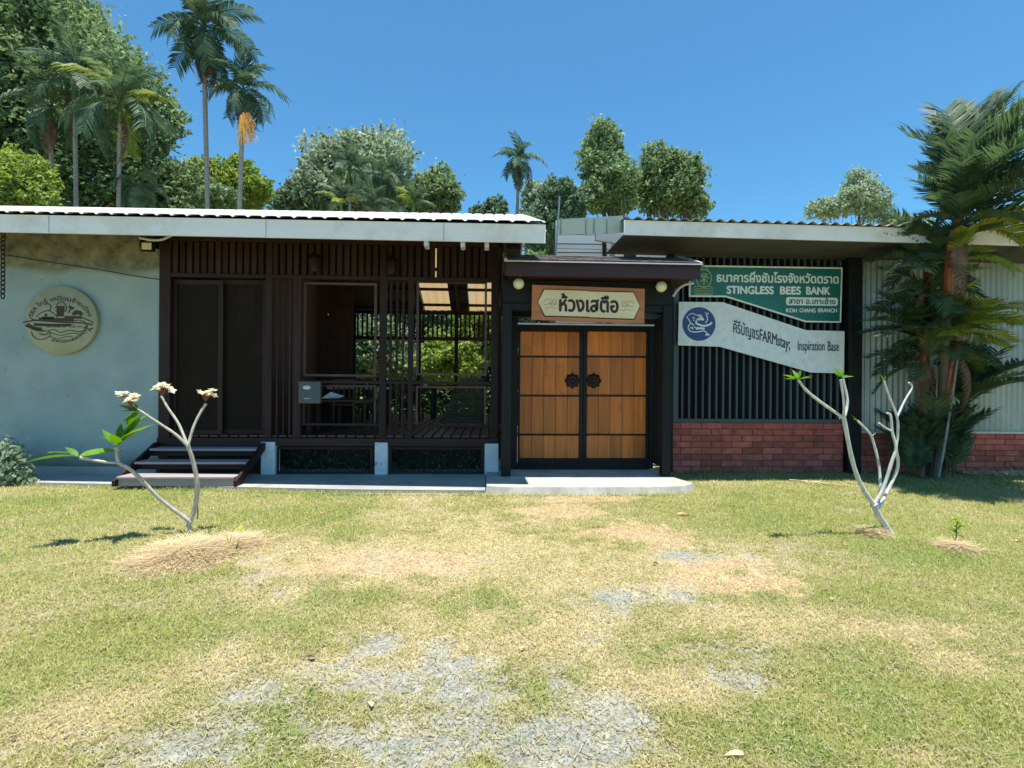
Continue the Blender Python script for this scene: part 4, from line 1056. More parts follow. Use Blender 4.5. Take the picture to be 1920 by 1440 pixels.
tm = W(1412.5, 513.0, yl); write('\u0e49', tm.x-.028, tm.x+.028, tm.z, tm.z, .10, yl, MT['white_print'], t, .003, cap=.9) if False else strokes('tone_mark', [[(tm.x-.03, tm.z+.02), (tm.x-.02, tm.z-.005), (tm.x+.005, tm.z), (tm.x+.035, tm.z+.04)]], .013, yl, MT['white_print'], t)
def spaced(s): return s
for txt, p0, p1 in (('STINGLESS', 1363, 1450), ('BEES', 1463, 1501), ('BANK', 1512, 1556)):
    a, b = W(p0, 550.3+(p0-1363)*.010, yl), W(p1, 550.3+(p1-1363)*.010, yl); write(txt, a.x, b.x, a.z, b.z, ph(1450, 14, yl), yl, MT['white_print'], t, .008)
# pill
pc = [(1474, 557), (1571, 558.5), (1570.5, 574), (1474, 572)]
P4 = poly(pc, yl); x0, x1 = P4[0][0], P4[1][0]; z1, z0 = (P4[0][1]+P4[1][1])/2, (P4[2][1]+P4[3][1])/2; r = .04
pts = []
for (cx_, cz_, a0) in ((x1-r, z1-r, 0), (x0+r, z1-r, 90), (x0+r, z0+r, 180), (x1-r, z0+r, 270)):
    pts += [(cx_+r*math.cos(R(a0+q)), cz_+r*math.sin(R(a0+q))) for q in (0, 30, 60, 90)]
mb = MB(); mb.prism(pts, yl-.002, yl); mb.build('pill_panel', MT['white_print'], t)
write('สาขา อ.เกาะช้าง', x0+.045, x1-.045, z0+.028, z0+.028, .072, yl-.0035, MT['green_print'], t, .0035, cap=.56)
for i, (wd_, p0, p1) in enumerate((('KOH', 1474, 1494), ('CHANG', 1499, 1529), ('BRANCH', 1534, 1569))):
    a, b = W(p0, 585.3, yl), W(p1, 585.8, yl); write(wd_, a.x, b.x, a.z, b.z, ph(1450, 7.2, yl), yl, MT['white_print'], t, .003)
# bee emblem: shield lines and caption
ce = W(1320, 522, yl); 
def E(a, b): return (ce.x+a*.13, ce.z+b*.16)
strokes('emblem', [[E(math.cos(q), math.sin(q)*.95) for q in np.linspace(0, 6.28, 17)], [E(-.6, .8), E(0, 1.3), E(.6, .8)], [E(-.5, .5), E(-.1, .1), E(0, -.7)], [E(.5, .5), E(.1, .1), E(0, -.7)], [E(-.7, 0), E(-.2, .2), E(.2, .2), E(.7, 0)], [E(-.5, -.4), E(0, -.1), E(.5, -.4)], [E(-.25, .4), E(0, .55), E(.25, .4), E(0, .2), E(-.25, .4)]], .012, yl, MT['yellow_print'], t)
bx = poly([(1303, 537), (1335, 537.5), (1335, 552.5), (1303, 552)], yl)
strokes('emblem_box', [[bx[0], bx[1]], [bx[1], bx[2]], [bx[2], bx[3]], [bx[3], bx[0]]], .008, yl, MT['yellow_print'], t)
for k, (s_, py) in enumerate((('ธนาคาร', 542.5), ('ผึ้งชันโรง', 547), ('Bees Bank', 551))):
    a, b = W(1306, py, yl), W(1332, py, yl); write(s_, a.x, b.x, a.z, b.z, .022, yl-.001, MT['yellow_print'], t, .001)

YW = YBK-.10
t = thing('farmstay_sign', 'white stepped sign with a blue elephant logo below the green one', 'sign', tuple(W(1430, 632, YW)))
mb = MB(); mb.prism(poly([(1273, 566), (1355, 566.5), (1511, 619), (1583.5, 621), (1582.5, 700), (1521, 698.5), (1350, 650), (1271.5, 647.5)], YW), YW, YW+.03); mb.build('face', MT['signwhite'], t)
yl = YW-.004
a, b = W(1375, 622.5, yl), W(1481, 655, yl)
write('คีรีบัญชรFARMstay;', a.x, b.x, a.z, b.z, ph(1430, 21.5, yl), yl, MT['navy_print'], t, .003, cap=.70)
a, b = W(1496, 656.5, yl), W(1546, 657.3, yl); write('Inspiration', a.x, b.x, a.z, b.z, ph(1530, 18, yl), yl, MT['navy_print'], t, .002)
a, b = W(1552, 657.6, yl), W(1573, 658.2, yl); write('Base', a.x, b.x, a.z, b.z, ph(1530, 18, yl), yl, MT['navy_print'], t, .0025)
cl = W(1310.6, 607.5, yl); rl = abs(W(1342, 607, yl).x-W(1280, 607, yl).x)/2
mb = MB(); mb.lathe((cl.x, yl, cl.z), [(.001, -.002), (rl, -.002), (rl, .003)], 48, 'y'); mb.build('logo_disc', MT['blue'], t)
def Q(a, b): return (cl.x+(a-650)/500*rl, cl.z-(b-755)/500*rl)
Ls = lambda *p: [Q(*q) for q in p]
strokes('logo_drawing', [(Ls((330, 510), (440, 440), (560, 490), (640, 500)), 1.1), (Ls((270, 530), (400, 720), (500, 800)), 1.5), (Ls((390, 740), (320, 860), (400, 980), (600, 990), (800, 960), (900, 1040)), 1.6),
    (Ls((620, 510), (690, 490), (740, 560), (790, 640)), 1.8), (Ls((540, 720), (640, 770), (800, 810), (960, 770), (1040, 700)), 3.0), (Ls((860, 480), (900, 560), (890, 660), (840, 720)), 1.4), (Ls((860, 470), (930, 430)), 1.6),
    (Ls((820, 420), (860, 400)), .8), (Ls((560, 900), (700, 880), (820, 900)), 3.0), (Ls((380, 890), (440, 860), (470, 920)), 1.8), (Ls((500, 830), (560, 880), (620, 850)), 1.5),
    (Ls((580, 600), (640, 630), (700, 600), (760, 650)), 2.6), (Ls((560, 720), (570, 650)), 2.4), (Ls((440, 560), (520, 560)), .9), (Ls((450, 610), (530, 600)), .9), (Ls((470, 660), (520, 650)), .9), (Ls((640, 560), (700, 550)), 2.4)], .011, yl-.004, MT['white_print'], t,
    fill=[Ls((830, 1070), (900, 1030), (980, 1060), (960, 1095), (840, 1095))])

# ================================================================== VEGETATION
def leaf_quad_cloud(P, size, rng_, up_bias=.35, aspect=.45, Nrm=None):
    n = len(P); v = rng_.normal(size=(n, 3)); v[:, 2] += up_bias; v /= np.linalg.norm(v, axis=1)[:, None]
    a = rng_.normal(size=(n, 3)); a -= v*(a*v).sum(1)[:, None]; a /= np.linalg.norm(a, axis=1)[:, None]; b = np.cross(v, a)
    s = (size*(.6+.8*rng_.random(n)))[:, None]
    return np.stack([P-a*s, P+b*s*aspect, P+a*s, P-b*s*aspect], 1)
def crown_points(clumps, n, rng_, shell=.55):
    """points in many small lumps spread over the given ellipsoids (cx, cy, cz, rx, ry, rz)"""
    vol = np.array([c[3]*c[5]*max(c[4], .5) for c in clumps])**.75; vol /= vol.sum(); out = []; tints = []
    for c, f in zip(clumps, vol):
        m = int(n*f)+20; sub = max(10, int(m/75))
        d = rng_.normal(size=(sub, 3)); d /= np.linalg.norm(d, axis=1)[:, None]; rad = (shell+(1-shell)*rng_.random(sub)**.7)[:, None]*(.8+.35*rng_.random(sub))[:, None]
        cen = np.array(c[:3])+d*rad*np.array(c[3:6]); lr = (.24+.22*rng_.random(sub))*min(c[3], c[5], c[4]+.4)
        k = rng_.integers(0, sub, m); q = rng_.normal(size=(m, 3))*.5; p = cen[k]+q*lr[k][:, None]*np.array((1.15, 1.1, .85))
        K = rng_.normal(size=(7, 3))*3.2; ph = rng_.random(7)*6.28
        def lump(q_): return 1+.075*np.sin(q_@K.T+ph).sum(1)
        p = np.array(c[:3])+(p-np.array(c[:3]))*lump((p-np.array(c[:3]))/np.array(c[3:6]))[:, None]
        u = rng_.random(m) < .30; e = rng_.normal(size=(m, 3)); e /= np.linalg.norm(e, axis=1)[:, None]; e *= (lump(e)*(.5+.5*rng_.random(m)))[:, None]
        p = np.where(u[:, None], np.array(c[:3])+e*np.array(c[3:6]), p)
        # leafy twigs standing out of the crown
        ns = max(8, m//34); d_ = rng_.normal(size=(ns, 3)); d_[:, 2] += .25; d_ /= np.linalg.norm(d_, axis=1)[:, None]
        st_ = d_*lump(d_)[:, None]*.88*np.array(c[3:6])+np.array(c[:3]); dr_ = d_+rng_.normal(size=(ns, 3))*.4+np.array((0, 0, .45)); dr_ /= np.linalg.norm(dr_, axis=1)[:, None]
        ln_ = (.15+.38*rng_.random(ns)**1.5)*min(c[3], c[5]); mt = int(m*.32); ki = rng_.integers(0, ns, mt); tt_ = rng_.random(mt)
        pt = st_[ki]+dr_[ki]*(ln_[ki]*tt_)[:, None]+rng_.normal(size=(mt, 3))*(.05*(1.2-tt_))[:, None]
        sel = rng_.choice(m, mt, replace=False); p[sel] = pt
        out.append(p); tints.append(np.clip(rng_.random(sub)[k]*.7+.35*rng_.random(m)+.1*(q[:, 2]), 0, 1))
    return np.concatenate(out), np.concatenate(tints)
LM = {
 'deep': leafmat('deep_green_leaves', (.035, .080, .045), (.15, .25, .11), .3, .35, attr=True),
 'mid': leafmat('mid_green_leaves', (.09, .16, .08), (.34, .44, .22), .32, .35, attr=True),
 'pale': leafmat('pale_green_leaves', (.17, .24, .16), (.48, .56, .38), .35, .4, attr=True),
 'lime': leafmat('lime_green_leaves', (.13, .21, .05), (.36, .46, .12), .38, .4, attr=True),
 'blue': leafmat('bluish_green_leaves', (.08, .14, .09), (.22, .31, .18), .3, .4, attr=True)}
def tree(label, Y, spec, n, leaf, mat, trunk_px, tops=(), name='broadleaf_tree', group='trees behind the buildings', seed=1, trunk_r=.16, shell=.5):
    """spec: ellipses in the photo (px, py, rx, ry) turned into lumps at depth Y"""
    rg = np.random.default_rng(seed); m = Y/F; n = int(n*1.35); leaf *= .84; shell *= .75
    base = WX(trunk_px, Y)
    t = thing(name, label, 'tree', (base, Y, 0), group)
    cl = []
    for (px, py, rx, ry) in spec:
        c = W(px, py, Y); cl.append((c.x, Y+rg.uniform(-.6, .6)*rx*m*.6, c.z, rx*m*.93, rx*m*.8, ry*m*.93))
    P, tt = crown_points(cl, n, rg, shell)
    k = P[:, 2] > .2; P, tt = P[k], tt[k]
    V = leaf_quad_cloud(P, leaf, rg, .8); tri_soup('crown', V, tt, mat=LM[mat], kind=None, parent=t)
    # trunk and limbs
    mb = MB(); top = max(c[2] for c in cl); mid = np.mean([c[0] for c in cl])
    hub = Vector((base*.6+mid*.4, Y, top*.45)); mb.tube([(base, Y, -.1), (base+.1, Y, hub.z*.5), tuple(hub)], [trunk_r, trunk_r*.85, trunk_r*.7], 8)
    for c in cl:
        e = Vector(c[:3]); mm = hub.lerp(e, .5)+Vector((rg.uniform(-.3, .3), 0, .3)); mb.tube([tuple(hub), tuple(mm), tuple(e)], [trunk_r*.55, trunk_r*.35, trunk_r*.12], 6)
        for q in range(5):
            d = Vector(rg.normal(size=3)); d.normalize(); e2 = e+Vector((d.x*c[3], d.y*c[4], abs(d.z)*c[5]))*.75; mb.tube([tuple(mm), tuple(mm.lerp(e2, .5)), tuple(e2)], [trunk_r*.22, trunk_r*.14, trunk_r*.05], 4, cap=False)
    mb.build('trunk', MT['bark'], t, smooth=True)
    return t
# far left mass
tree('huge dense tree filling the upper left corner of the picture', 25, [(40, 20, 130, 90), (130, 60, 90, 70), (-40, 130, 120, 130), (60, 150, 110, 90), (180, 130, 80, 70), (-20, -80, 150, 100)], 30000, .15, 'mid', 10, seed=11, trunk_r=.35, shell=.35)
tree('rounded tree sloping down right behind the tall garden palms', 24, [(230, 170, 80, 60), (275, 220, 60, 60), (205, 260, 90, 70), (300, 270, 35, 30), (150, 220, 70, 60)], 20000, .13, 'mid', 230, seed=12, trunk_r=.25, shell=.4)
tree('shadowy dark tree filling the space under the garden palms', 23, [(60, 300, 80, 90), (160, 330, 90, 80), (240, 340, 70, 60), (-40, 250, 90, 140), (20, 200, 50, 70)], 20000, .14, 'deep', 120, seed=13, trunk_r=.25, shell=.35)
tree('bright yellow green bushy tree at the left edge above the roof', 17, [(30, 335, 52, 42), (75, 372, 34, 28), (-20, 370, 60, 50), (15, 300, 28, 22)], 11000, .09, 'lime', 20, seed=14, trunk_r=.12, shell=.5)
tree('low light green tree left of the two tall palms', 24, [(330, 340, 45, 36), (370, 370, 60, 34), (300, 370, 40, 30)], 9000, .12, 'mid', 340, seed=15, shell=.5)
tree('wide light green tree behind the trunks of the two tall palms', 28, [(420, 350, 62, 42), (480, 365, 42, 30), (385, 330, 34, 26), (450, 318, 30, 24)], 10000, .13, 'lime', 430, seed=16, shell=.5)
tree('broad grey green tree left of the centre with a round top', 27, [(620, 305, 58, 52), (720, 315, 62, 56), (665, 285, 60, 34), (600, 350, 48, 45), (700, 370, 80, 40)], 22000, .13, 'pale', 660, seed=17, trunk_r=.22, shell=.45)
tree('dark low tree at the left foot of the broad grey green one', 26, [(565, 370, 40, 32), (620, 380, 50, 30), (540, 385, 25, 20)], 7000, .12, 'blue', 580, seed=18, shell=.5)
tree('yellow green rounded tree right of the broad grey green one', 27, [(820, 355, 44, 36), (790, 380, 42, 30), (845, 380, 22, 30)], 9000, .12, 'mid', 820, seed=19, shell=.5)
tree('tiny distant tree just above the roof left of the single palm', 30, [(930, 392, 24, 22), (905, 402, 30, 14)], 3500, .12, 'blue', 925, seed=20, trunk_r=.08)
tree('thin airy tree beside the single palm trunk', 30, [(1000, 370, 24, 36), (1005, 405, 32, 22)], 4500, .12, 'pale', 1000, seed=21, trunk_r=.08)
tree('dark bluish tree in the gap between the two roofs', 19, [(1040, 375, 36, 38), (1020, 420, 34, 40), (1065, 395, 30, 40), (1015, 470, 30, 26)], 11000, .10, 'blue', 1035, seed=22, shell=.5)
tree('tall narrow green tree above the pale siding house', 21, [(1135, 262, 34, 36), (1130, 300, 46, 36), (1145, 340, 52, 40), (1120, 375, 48, 30), (1165, 370, 36, 34)], 17000, .10, 'mid', 1140, seed=23, trunk_r=.16, shell=.45)
tree('rounded two lobed green tree right of the tall narrow one', 22, [(1235, 315, 44, 40), (1285, 330, 42, 42), (1250, 365, 58, 38), (1300, 385, 36, 26), (1215, 350, 28, 36)], 17000, .10, 'mid', 1255, seed=24, trunk_r=.16, shell=.45)
tree('pale feathery pointed tree behind the white sign roof', 28, [(1605, 345, 26, 28), (1600, 380, 50, 32), (1545, 395, 42, 22), (1640, 395, 34, 24)], 9000, .10, 'pale', 1600, seed=25, trunk_r=.12, shell=.3)
tree('low pale treetop peeping over the roof left of the palm clump', 28, [(1700, 420, 45, 12), (1670, 418, 30, 14)], 2500, .10, 'pale', 1690, seed=26, trunk_r=.08, shell=.3)
# foliage seen through the veranda
tree('sunlit garden tree seen through the right bay of the veranda', 17.2, [(880, 640, 45, 34), (850, 680, 60, 40), (900, 600, 50, 25), (820, 660, 30, 40), (950, 640, 40, 50)], 13000, .085, 'lime', 880, name='garden_tree', group='garden trees behind the veranda', seed=31, trunk_r=.08, shell=.3)
tree('sunlit garden tree seen through the middle bay of the veranda', 17.6, [(690, 650, 40, 50), (730, 660, 40, 60), (770, 690, 40, 40), (660, 700, 30, 30)], 11000, .085, 'mid', 700, name='garden_tree', group='garden trees behind the veranda', seed=32, trunk_r=.08, shell=.3)
tree('leafy garden tree glimpsed between the gate and the veranda', 15.6, [(975, 560, 30, 60), (985, 650, 36, 60), (1000, 500, 24, 30)], 7000, .085, 'mid', 985, name='garden_tree', group='garden trees behind the veranda', seed=33, trunk_r=.08, shell=.3)
def hedge():
    rg = np.random.default_rng(5); N = 36000
    P = np.stack([rg.uniform(-8, 3, N), rg.uniform(19, 20.2, N), rg.uniform(0, 4.2, N)+.3*np.sin(rg.uniform(0, 9, N))], -1)
    o = tri_soup('hedge', leaf_quad_cloud(P, .11, rg), rg.random(N)*.6, mat=LM['deep'], kind='stuff'); tag(o, 'dense dark hedge closing the garden behind the veranda', 'hedge')
hedge()

# ---- palms
def frond_mesh(name, L=2.0, n=26, ll=.5, wd=.035, droop=.5, lift=.5, vee=.5, mat=None, seed=0, hang=.35, stalk=.12, rad=.012, taper=.75):
    """pinnate frond along +X from the origin"""
    rg = random.Random(seed); mb = MB(); pts = []
    for i in range(13):
        t = i/12; pts.append(Vector((L*(t-.12*t*t*droop), 0, L*(lift*t-droop*t*t))))
    mb.tube([tuple(p) for p in pts], [rad*(1-.85*i/12) for i in range(13)], 4, 0, cap=False)
    def at(t): q = t*12; i = min(int(q), 11); return pts[i].lerp(pts[i+1], q-i)
    for k in range(n):
        t = stalk+(1-stalk)*(k+.5)/n; p = at(t); tg = (at(min(1, t+.02))-at(max(0, t-.02))).normalized()
        ln = ll*(1-taper*abs(t-.45)**1.6)*rg.uniform(.88, 1.06)
        for s in (-1, 1):
            side = Vector((0, s, 0)); d = (side*math.cos(vee)+tg*(.45+.6*t)+Vector((0, 0, math.sin(vee)*.9))).normalized()
            d.rotate(Euler((rg.uniform(-.12, .12), rg.uniform(-.12, .12), rg.uniform(-.08, .08))))
            nrm = d.cross(tg).normalized(); wv = tg*wd/2
            m1 = p+d*ln*.5; e = m1+(d+Vector((0, 0, -hang*2))).normalized()*ln*.5
            mb.add([p-wv*.5, p+wv*.5, m1+wv, m1-wv, e], [(0, 1, 2, 3), (3, 2, 4)])
    me = bpy.data.meshes.new(name); me.from_pydata([tuple(v) for v in mb.v], [], mb.f); me.materials.append(mat); return me
FM = {}
areca_m = leafmat('areca_frond_green', (.035, .075, .045), (.13, .20, .11), .25, .55)
areca_y = leafmat('areca_frond_yellow_green', (.14, .20, .04), (.30, .36, .09), .35, .5)
wax_m = leafmat('wax_palm_dark_frond', (.038, .075, .040), (.12, .19, .09), .32, .36)
wax_y = leafmat('wax_palm_yellow_frond', (.15, .22, .03), (.36, .38, .06), .35, .4)
FM['areca'] = [frond_mesh('frond', 1.75, 26, .70, .078, .85, .6, .05, areca_m, s, .75, rad=.028, taper=.5) for s in range(3)]
FM['areca_y'] = [frond_mesh('frond', 1.7, 24, .66, .078, .75, .55, .1, areca_y, 9, .6, rad=.028, taper=.5)]
FM['dead'] = [frond_mesh('dead_frond', 1.8, 24, .5, .08, .6, .1, -.2, MT['deadfrond'], 4, 1.4, rad=.025)]
FM['wax'] = [frond_mesh('frond', 1.5, 38, .50, .046, .5, .45, .5, wax_m, 20+s, .2, rad=.014) for s in range(3)]
FM['wax_y'] = [frond_mesh('frond', 1.2, 30, .42, .046, .55, .45, .45, wax_y, 30+s, .25, rad=.013) for s in range(2)]
def put_frond(kind, parent, loc, az, el, sc, roll=0, lab=None):
    me = random.choice(FM[kind]); o = bpy.data.objects.new(me.name.split('.')[0], me); COL.objects.link(o); o.parent = parent
    o.location = Vector(loc)-origin(parent); o.rotation_euler = Euler((roll, -el, az), 'XYZ'); o.scale = (sc, sc, sc)
    if lab: o['label'] = lab
    return o
def areca(label, px, pyc, Y, spread_px, base_px=None, n=13, seed=1, lean=0, dead=2, fruit=False, updown=(75, -50), shaft=True, group='areca palms behind the buildings', tr=7.0, ymix=0):
    random.seed(seed); m = Y/F; c = W(px, pyc, Y); bx_ = WX(base_px if base_px else px, Y)
    t = thing('areca_palm', label, 'palm tree', (bx_, Y, 0), group)
    r = tr*m/2; sh = .7
    mb = MB(); zt2 = c.z-sh; pts = [(bx_+(c.x-bx_)*(q**1.5), Y, -.05+(zt2+.05)*q) for q in np.linspace(0, 1, 8)]
    mb.tube(pts, [r*1.25]+[r]*6+[r*.85], 10); mb.build('trunk', MT['palm_trunk'], t, smooth=True)
    mb = MB(); mb.tube([(c.x, Y, zt2), (c.x, Y, zt2+sh*.4), (c.x, Y, c.z)], [r*.95, r*1.35, r*.6], 10); mb.build('crownshaft', MT['crownshaft'], t, smooth=True)
    s = spread_px*m/1.75
    for k in range(n):
        f = k/(n-1); el = R(updown[0]+(updown[1]-updown[0])*f); az = k*2.399+seed
        kind = 'areca_y' if random.random() < ymix else 'areca'
        put_frond(kind, t, (c.x, Y, c.z-.06*k/n), az, el+random.uniform(-.1, .1), s*random.uniform(.85, 1.1), random.uniform(-.4, .4))
    for k in range(dead): put_frond('dead', t, (c.x, Y, c.z-.3), seed+k*2.1, R(-62), s*.85, random.uniform(-.3, .3), 'withered brown frond')
    if fruit:
        mb = MB(); rg = np.random.default_rng(seed)
        for q in range(46):
            a = rg.uniform(-.9, .9); L_ = rg.uniform(.7, 1.5); p0 = Vector((c.x+.1, Y-.3, c.z-1.0)); p1 = p0+Vector((.35+.2*math.sin(a), -.4-.2*math.cos(a), -L_*.35)); p2 = p1+Vector((.12+.22*math.sin(a), -.05, -L_*.55))
            mb.tube([tuple(p0), tuple(p1), tuple(p2)], [.022, .03, .012], 4)
        mb.build('fruit_cluster', MT['fruit'], t)
    return t
areca('tallest areca palm with ragged crown cut by the top edge', 382, 48, 19, 96, 394, 19, 3, dead=4, updown=(70, -80), tr=8)
areca('tall areca palm with orange fruit cluster hanging', 456, 168, 19, 72, 440, 19, 5, dead=1, fruit=True, updown=(85, -85), tr=8)
areca('areca palm with yellowish centre left of the tall pair', 225, 195, 19, 98, 218, 15, 7, dead=1, updown=(75, -55), ymix=.2)
areca('areca palm with high upright fronds in the dark tree mass', 140, 150, 19.5, 92, 146, 13, 9, dead=1, updown=(80, -45))
areca('areca palm leftmost of the garden palms', 95, 200, 20, 75, 102, 11, 11, dead=2, updown=(60, -60))
areca('small drooping areca palm low at the foot of the palm with yellowish centre', 262, 345, 19.5, 60, 262, 8, 12, dead=1, updown=(20, -60))
areca('areca palm in front of the broad grey green tree', 655, 315, 22, 56, 660, 11, 13, dead=2, updown=(80, -40), tr=6)
areca('areca palm with drooping fronds right of the one before the broad tree', 712, 330, 24, 56, 715, 11, 15, dead=2, updown=(30, -70), tr=6)
areca('low yellowish areca palm showing above the roof left of centre', 640, 384, 20, 48, 640, 9, 17, dead=0, updown=(80, 10), ymix=.5)
areca('low dark areca palm showing above the roof right of the low yellowish one', 697, 392, 20, 48, 697, 9, 19, dead=0, updown=(80, 10))
areca('low areca palm above the roof with a pale withered frond at its left', 775, 385, 20, 44, 775, 9, 21, dead=1, updown=(85, 10), ymix=.2)
areca('single slender areca palm standing alone against the sky', 972, 300, 22, 48, 962, 14, 23, dead=3, updown=(85, -75), tr=6)
# slender white spire far behind
t = thing('spire', 'slender white spire among the palms behind the roof', 'spire', (WX(268, 45), 45, 0))
c = W(268, 340, 45); mb = MB(); mb.lathe((c.x, 45, 0), [(.9, 0), (.8, c.z*.75), (.42, c.z*.78), (.42, c.z*.86), (.28, c.z*.88), (.2, c.z*.95), (.04, c.z), (.001, c.z)], 12); mb.build('shaft', MT['whitepaint'], t, smooth=True)
for f in (.80, .84, .90): mb = MB(); mb.lathe((c.x, 45, c.z*f), [(.3, -.06), (.5, -.03), (.5, .03), (.3, .06)], 12); mb.build('ring', MT['whitepaint'], t, smooth=True)

# ---- red stemmed wax palm clump at right
PY = 8.35
wp = thing('wax_palm_clump', 'red stemmed palm clump with dark feathery fronds before the corrugated fence', 'palm tree', (WX(1750, PY), PY, 0))
def wstem(pts, r0_, r1, mats_, Y=PY):
    P = [W(a, b, Y+dy) for a, b, dy in pts]; P = smooth_line([tuple(p) for p in P], 5); n_ = len(P); k = int(n_*mats_[0])
    mb = MB(); rad = [r0_+(r1-r0_)*i/(n_-1) for i in range(n_)]
    mb.tube(P[:k+1], rad[:k+1], 8); mb.build('stem', MT['palm_trunk'] if mats_[1] == 'g' else MT['bark'], wp, smooth=True)
    mb = MB(); mb.tube(P[k:], [q*1.25 for q in rad[k:]], 8); mb.build('leaf_sheath', MT['redshaft'], wp, smooth=True)
    return Vector(P[-1])
random.seed(41)
def crown(loc, kinds, n, e0, e1, sc, azs=None, seed=0):
    random.seed(seed)
    for k in range(n):
        f = k/max(1, n-1); az = azs[k % len(azs)]+random.uniform(-.25, .25) if azs else k*2.399+seed
        put_frond(random.choice(kinds), wp, loc, az, R(e0+(e1-e0)*f)+random.uniform(-.1, .1), sc*random.uniform(.85, 1.12), random.uniform(-.5, .5))
tA = wstem([(1748, 893, 0), (1766, 740, -.15), (1776, 580, -.5), (1782, 470, -.75), (1800, 400, -.9)], .055, .05, (.55, 'b'))
crown(tA, ['wax'], 7, 80, 45, 1.15, azs=[.2, .8, -.5, 1.6, 0, -1.2, .4], seed=2)
crown(tA, ['wax'], 4, 80, 50, .75, azs=[2.6, 3.4, 2.2, 4.0], seed=12)
crown(tA+Vector((0, 0, -.2)), ['wax', 'wax'], 8, 50, -25, .62, seed=3)
for az, el, sc in ((.35, 55, 1.6), (.1, 42, 1.5), (.6, 68, 1.45), (1.2, 76, 1.3), (-.3, 60, 1.3)): put_frond('wax', wp, tA, az, R(el), sc)
for az, el, sc in ((3.1, 48, .62), (2.8, 62, .7), (3.4, 25, .55), (3.0, 5, .5), (0.0, 12, 1.2), (-.3, 0, 1.1), (.3, -5, 1.0), (-.8, 15, 1.0)): put_frond('wax', wp, tA+Vector((0, 0, -.15)), az, R(el), sc)
for az, el, sc in ((-.5, 5, 1.05), (-.1, -12, .95), (-1.0, -10, .8)): put_frond('wax_y', wp, tA+Vector((.05, -.05, -.25)), az, R(el), sc, 0, 'yellowing frond')
tB = wstem([(1755, 893, -.1), (1770, 780, -.15), (1780, 700, -.2), (1795, 628, -.25)], .05, .05, (.40, 'b'))
crown(tB, ['wax_y'], 13, 75, -10, .7, seed=5)
for az, el, sc in ((.2, 15, 1.15), (0, 25, 1.1), (-.5, 10, .9), (3.4, 20, .8)): put_frond('wax_y', wp, tB, az, R(el), sc)
tC = wstem([(1728, 893, 0), (1732, 780, 0), (1731, 700, -.05), (1735, 640, -.1)], .045, .045, (.5, 'b'))
crown(tC, ['wax'], 12, 75, -30, .62, seed=7)
for az, el, sc in ((3.2, 20, .72), (2.9, 35, .7), (3.5, 5, .72), (2.7, 55, .7), (4.0, 10, .7)): put_frond('wax', wp, tC, az, R(el), sc)
tD = wstem([(1740, 893, .15), (1738, 700, .2), (1740, 560, -.1), (1738, 500, -.3)], .045, .04, (.6, 'b'))
crown(tD, ['wax'], 13, 80, -20, .62, seed=9)
for az, el, sc in ((3.2, 25, .7), (3.6, 40, .6), (2.9, 10, .6), (3.0, 60, .7)): put_frond('wax', wp, tD, az, R(el), sc)
tE = wstem([(1765, 893, .15), (1790, 820, .15), (1800, 770, .1)], .04, .04, (.5, 'b'))
for az, el, sc in ((.05, 32, 1.15), (.3, 48, 1.0), (-.2, 25, .9), (-.6, 45, .8), (.6, 60, .9)): put_frond('wax', wp, tE, az, R(el), sc)
crown(tC+Vector((0, 0, -.35)), ['wax'], 8, 30, -35, .6, seed=17)
crown(tD+Vector((0, 0, -.45)), ['wax'], 9, 45, -30, .58, seed=19)
crown(tA+Vector((0, 0, -.7)), ['wax', 'wax_y'], 5, 40, -35, .6, seed=23)
crown(tB+Vector((0, .1, -.2)), ['wax', 'wax_y'], 9, 60, -25, .6, seed=25)
for az, el, sc in ((2.2, 70, .8), (2.0, 82, 1.0), (.2, 70, 1.25), (.7, 55, 1.2), (.4, 30, 1.2), (0, 20, 1.1)): put_frond('wax', wp, tA, az, R(el), sc)
for az, el, sc in ((-1.5, 35, 1.0), (-1.2, 20, .9), (-1.9, 28, .9), (-1.6, 5, .85), (-2.3, 30, .8), (-.9, 30, 1.0), (-1.4, 55, 1.1), (-.6, 35, 1.1)): put_frond('wax', wp, tA+Vector((0, 0, -.1)), az, R(el), sc)
for az, el, sc in ((-1.5, 25, .7), (-2.2, 15, .65), (-1.0, 35, .7)):
    put_frond('wax', wp, tC, az, R(el), sc); put_frond('wax', wp, tD, az+.3, R(el), sc); put_frond('wax', wp, tE, az+.5, R(el+15), sc)
# thin pale aerial stem in front
mb = MB(); mb.tube(smooth_line([tuple(W(a, b, PY-.3)) for a, b in ((1760, 895), (1772, 830), (1783, 760), (1793, 690), (1800, 650))], 4), [.018]*17, 6); mb.build('young_stem', MT['palm_trunk'], wp, smooth=True)
for k, (t_, az) in enumerate(((tC, 3.6), (tC, .4), (tD, 2.6), (tA, 3.9), (tB, -.9))): put_frond('dead', wp, t_+Vector((0, 0, -.3)), az, R(-55), .45, 0, 'withered brown frond')
# basal tufts
for k in range(34):
    random.seed(100+k); X = WX(random.uniform(1700, 1790), PY); put_frond('wax', wp, (X, PY+random.uniform(-.15, .25), .05+random.uniform(0, .2)), random.uniform(0, 6.28), R(random.uniform(50, 84)), random.uniform(.4, .85))

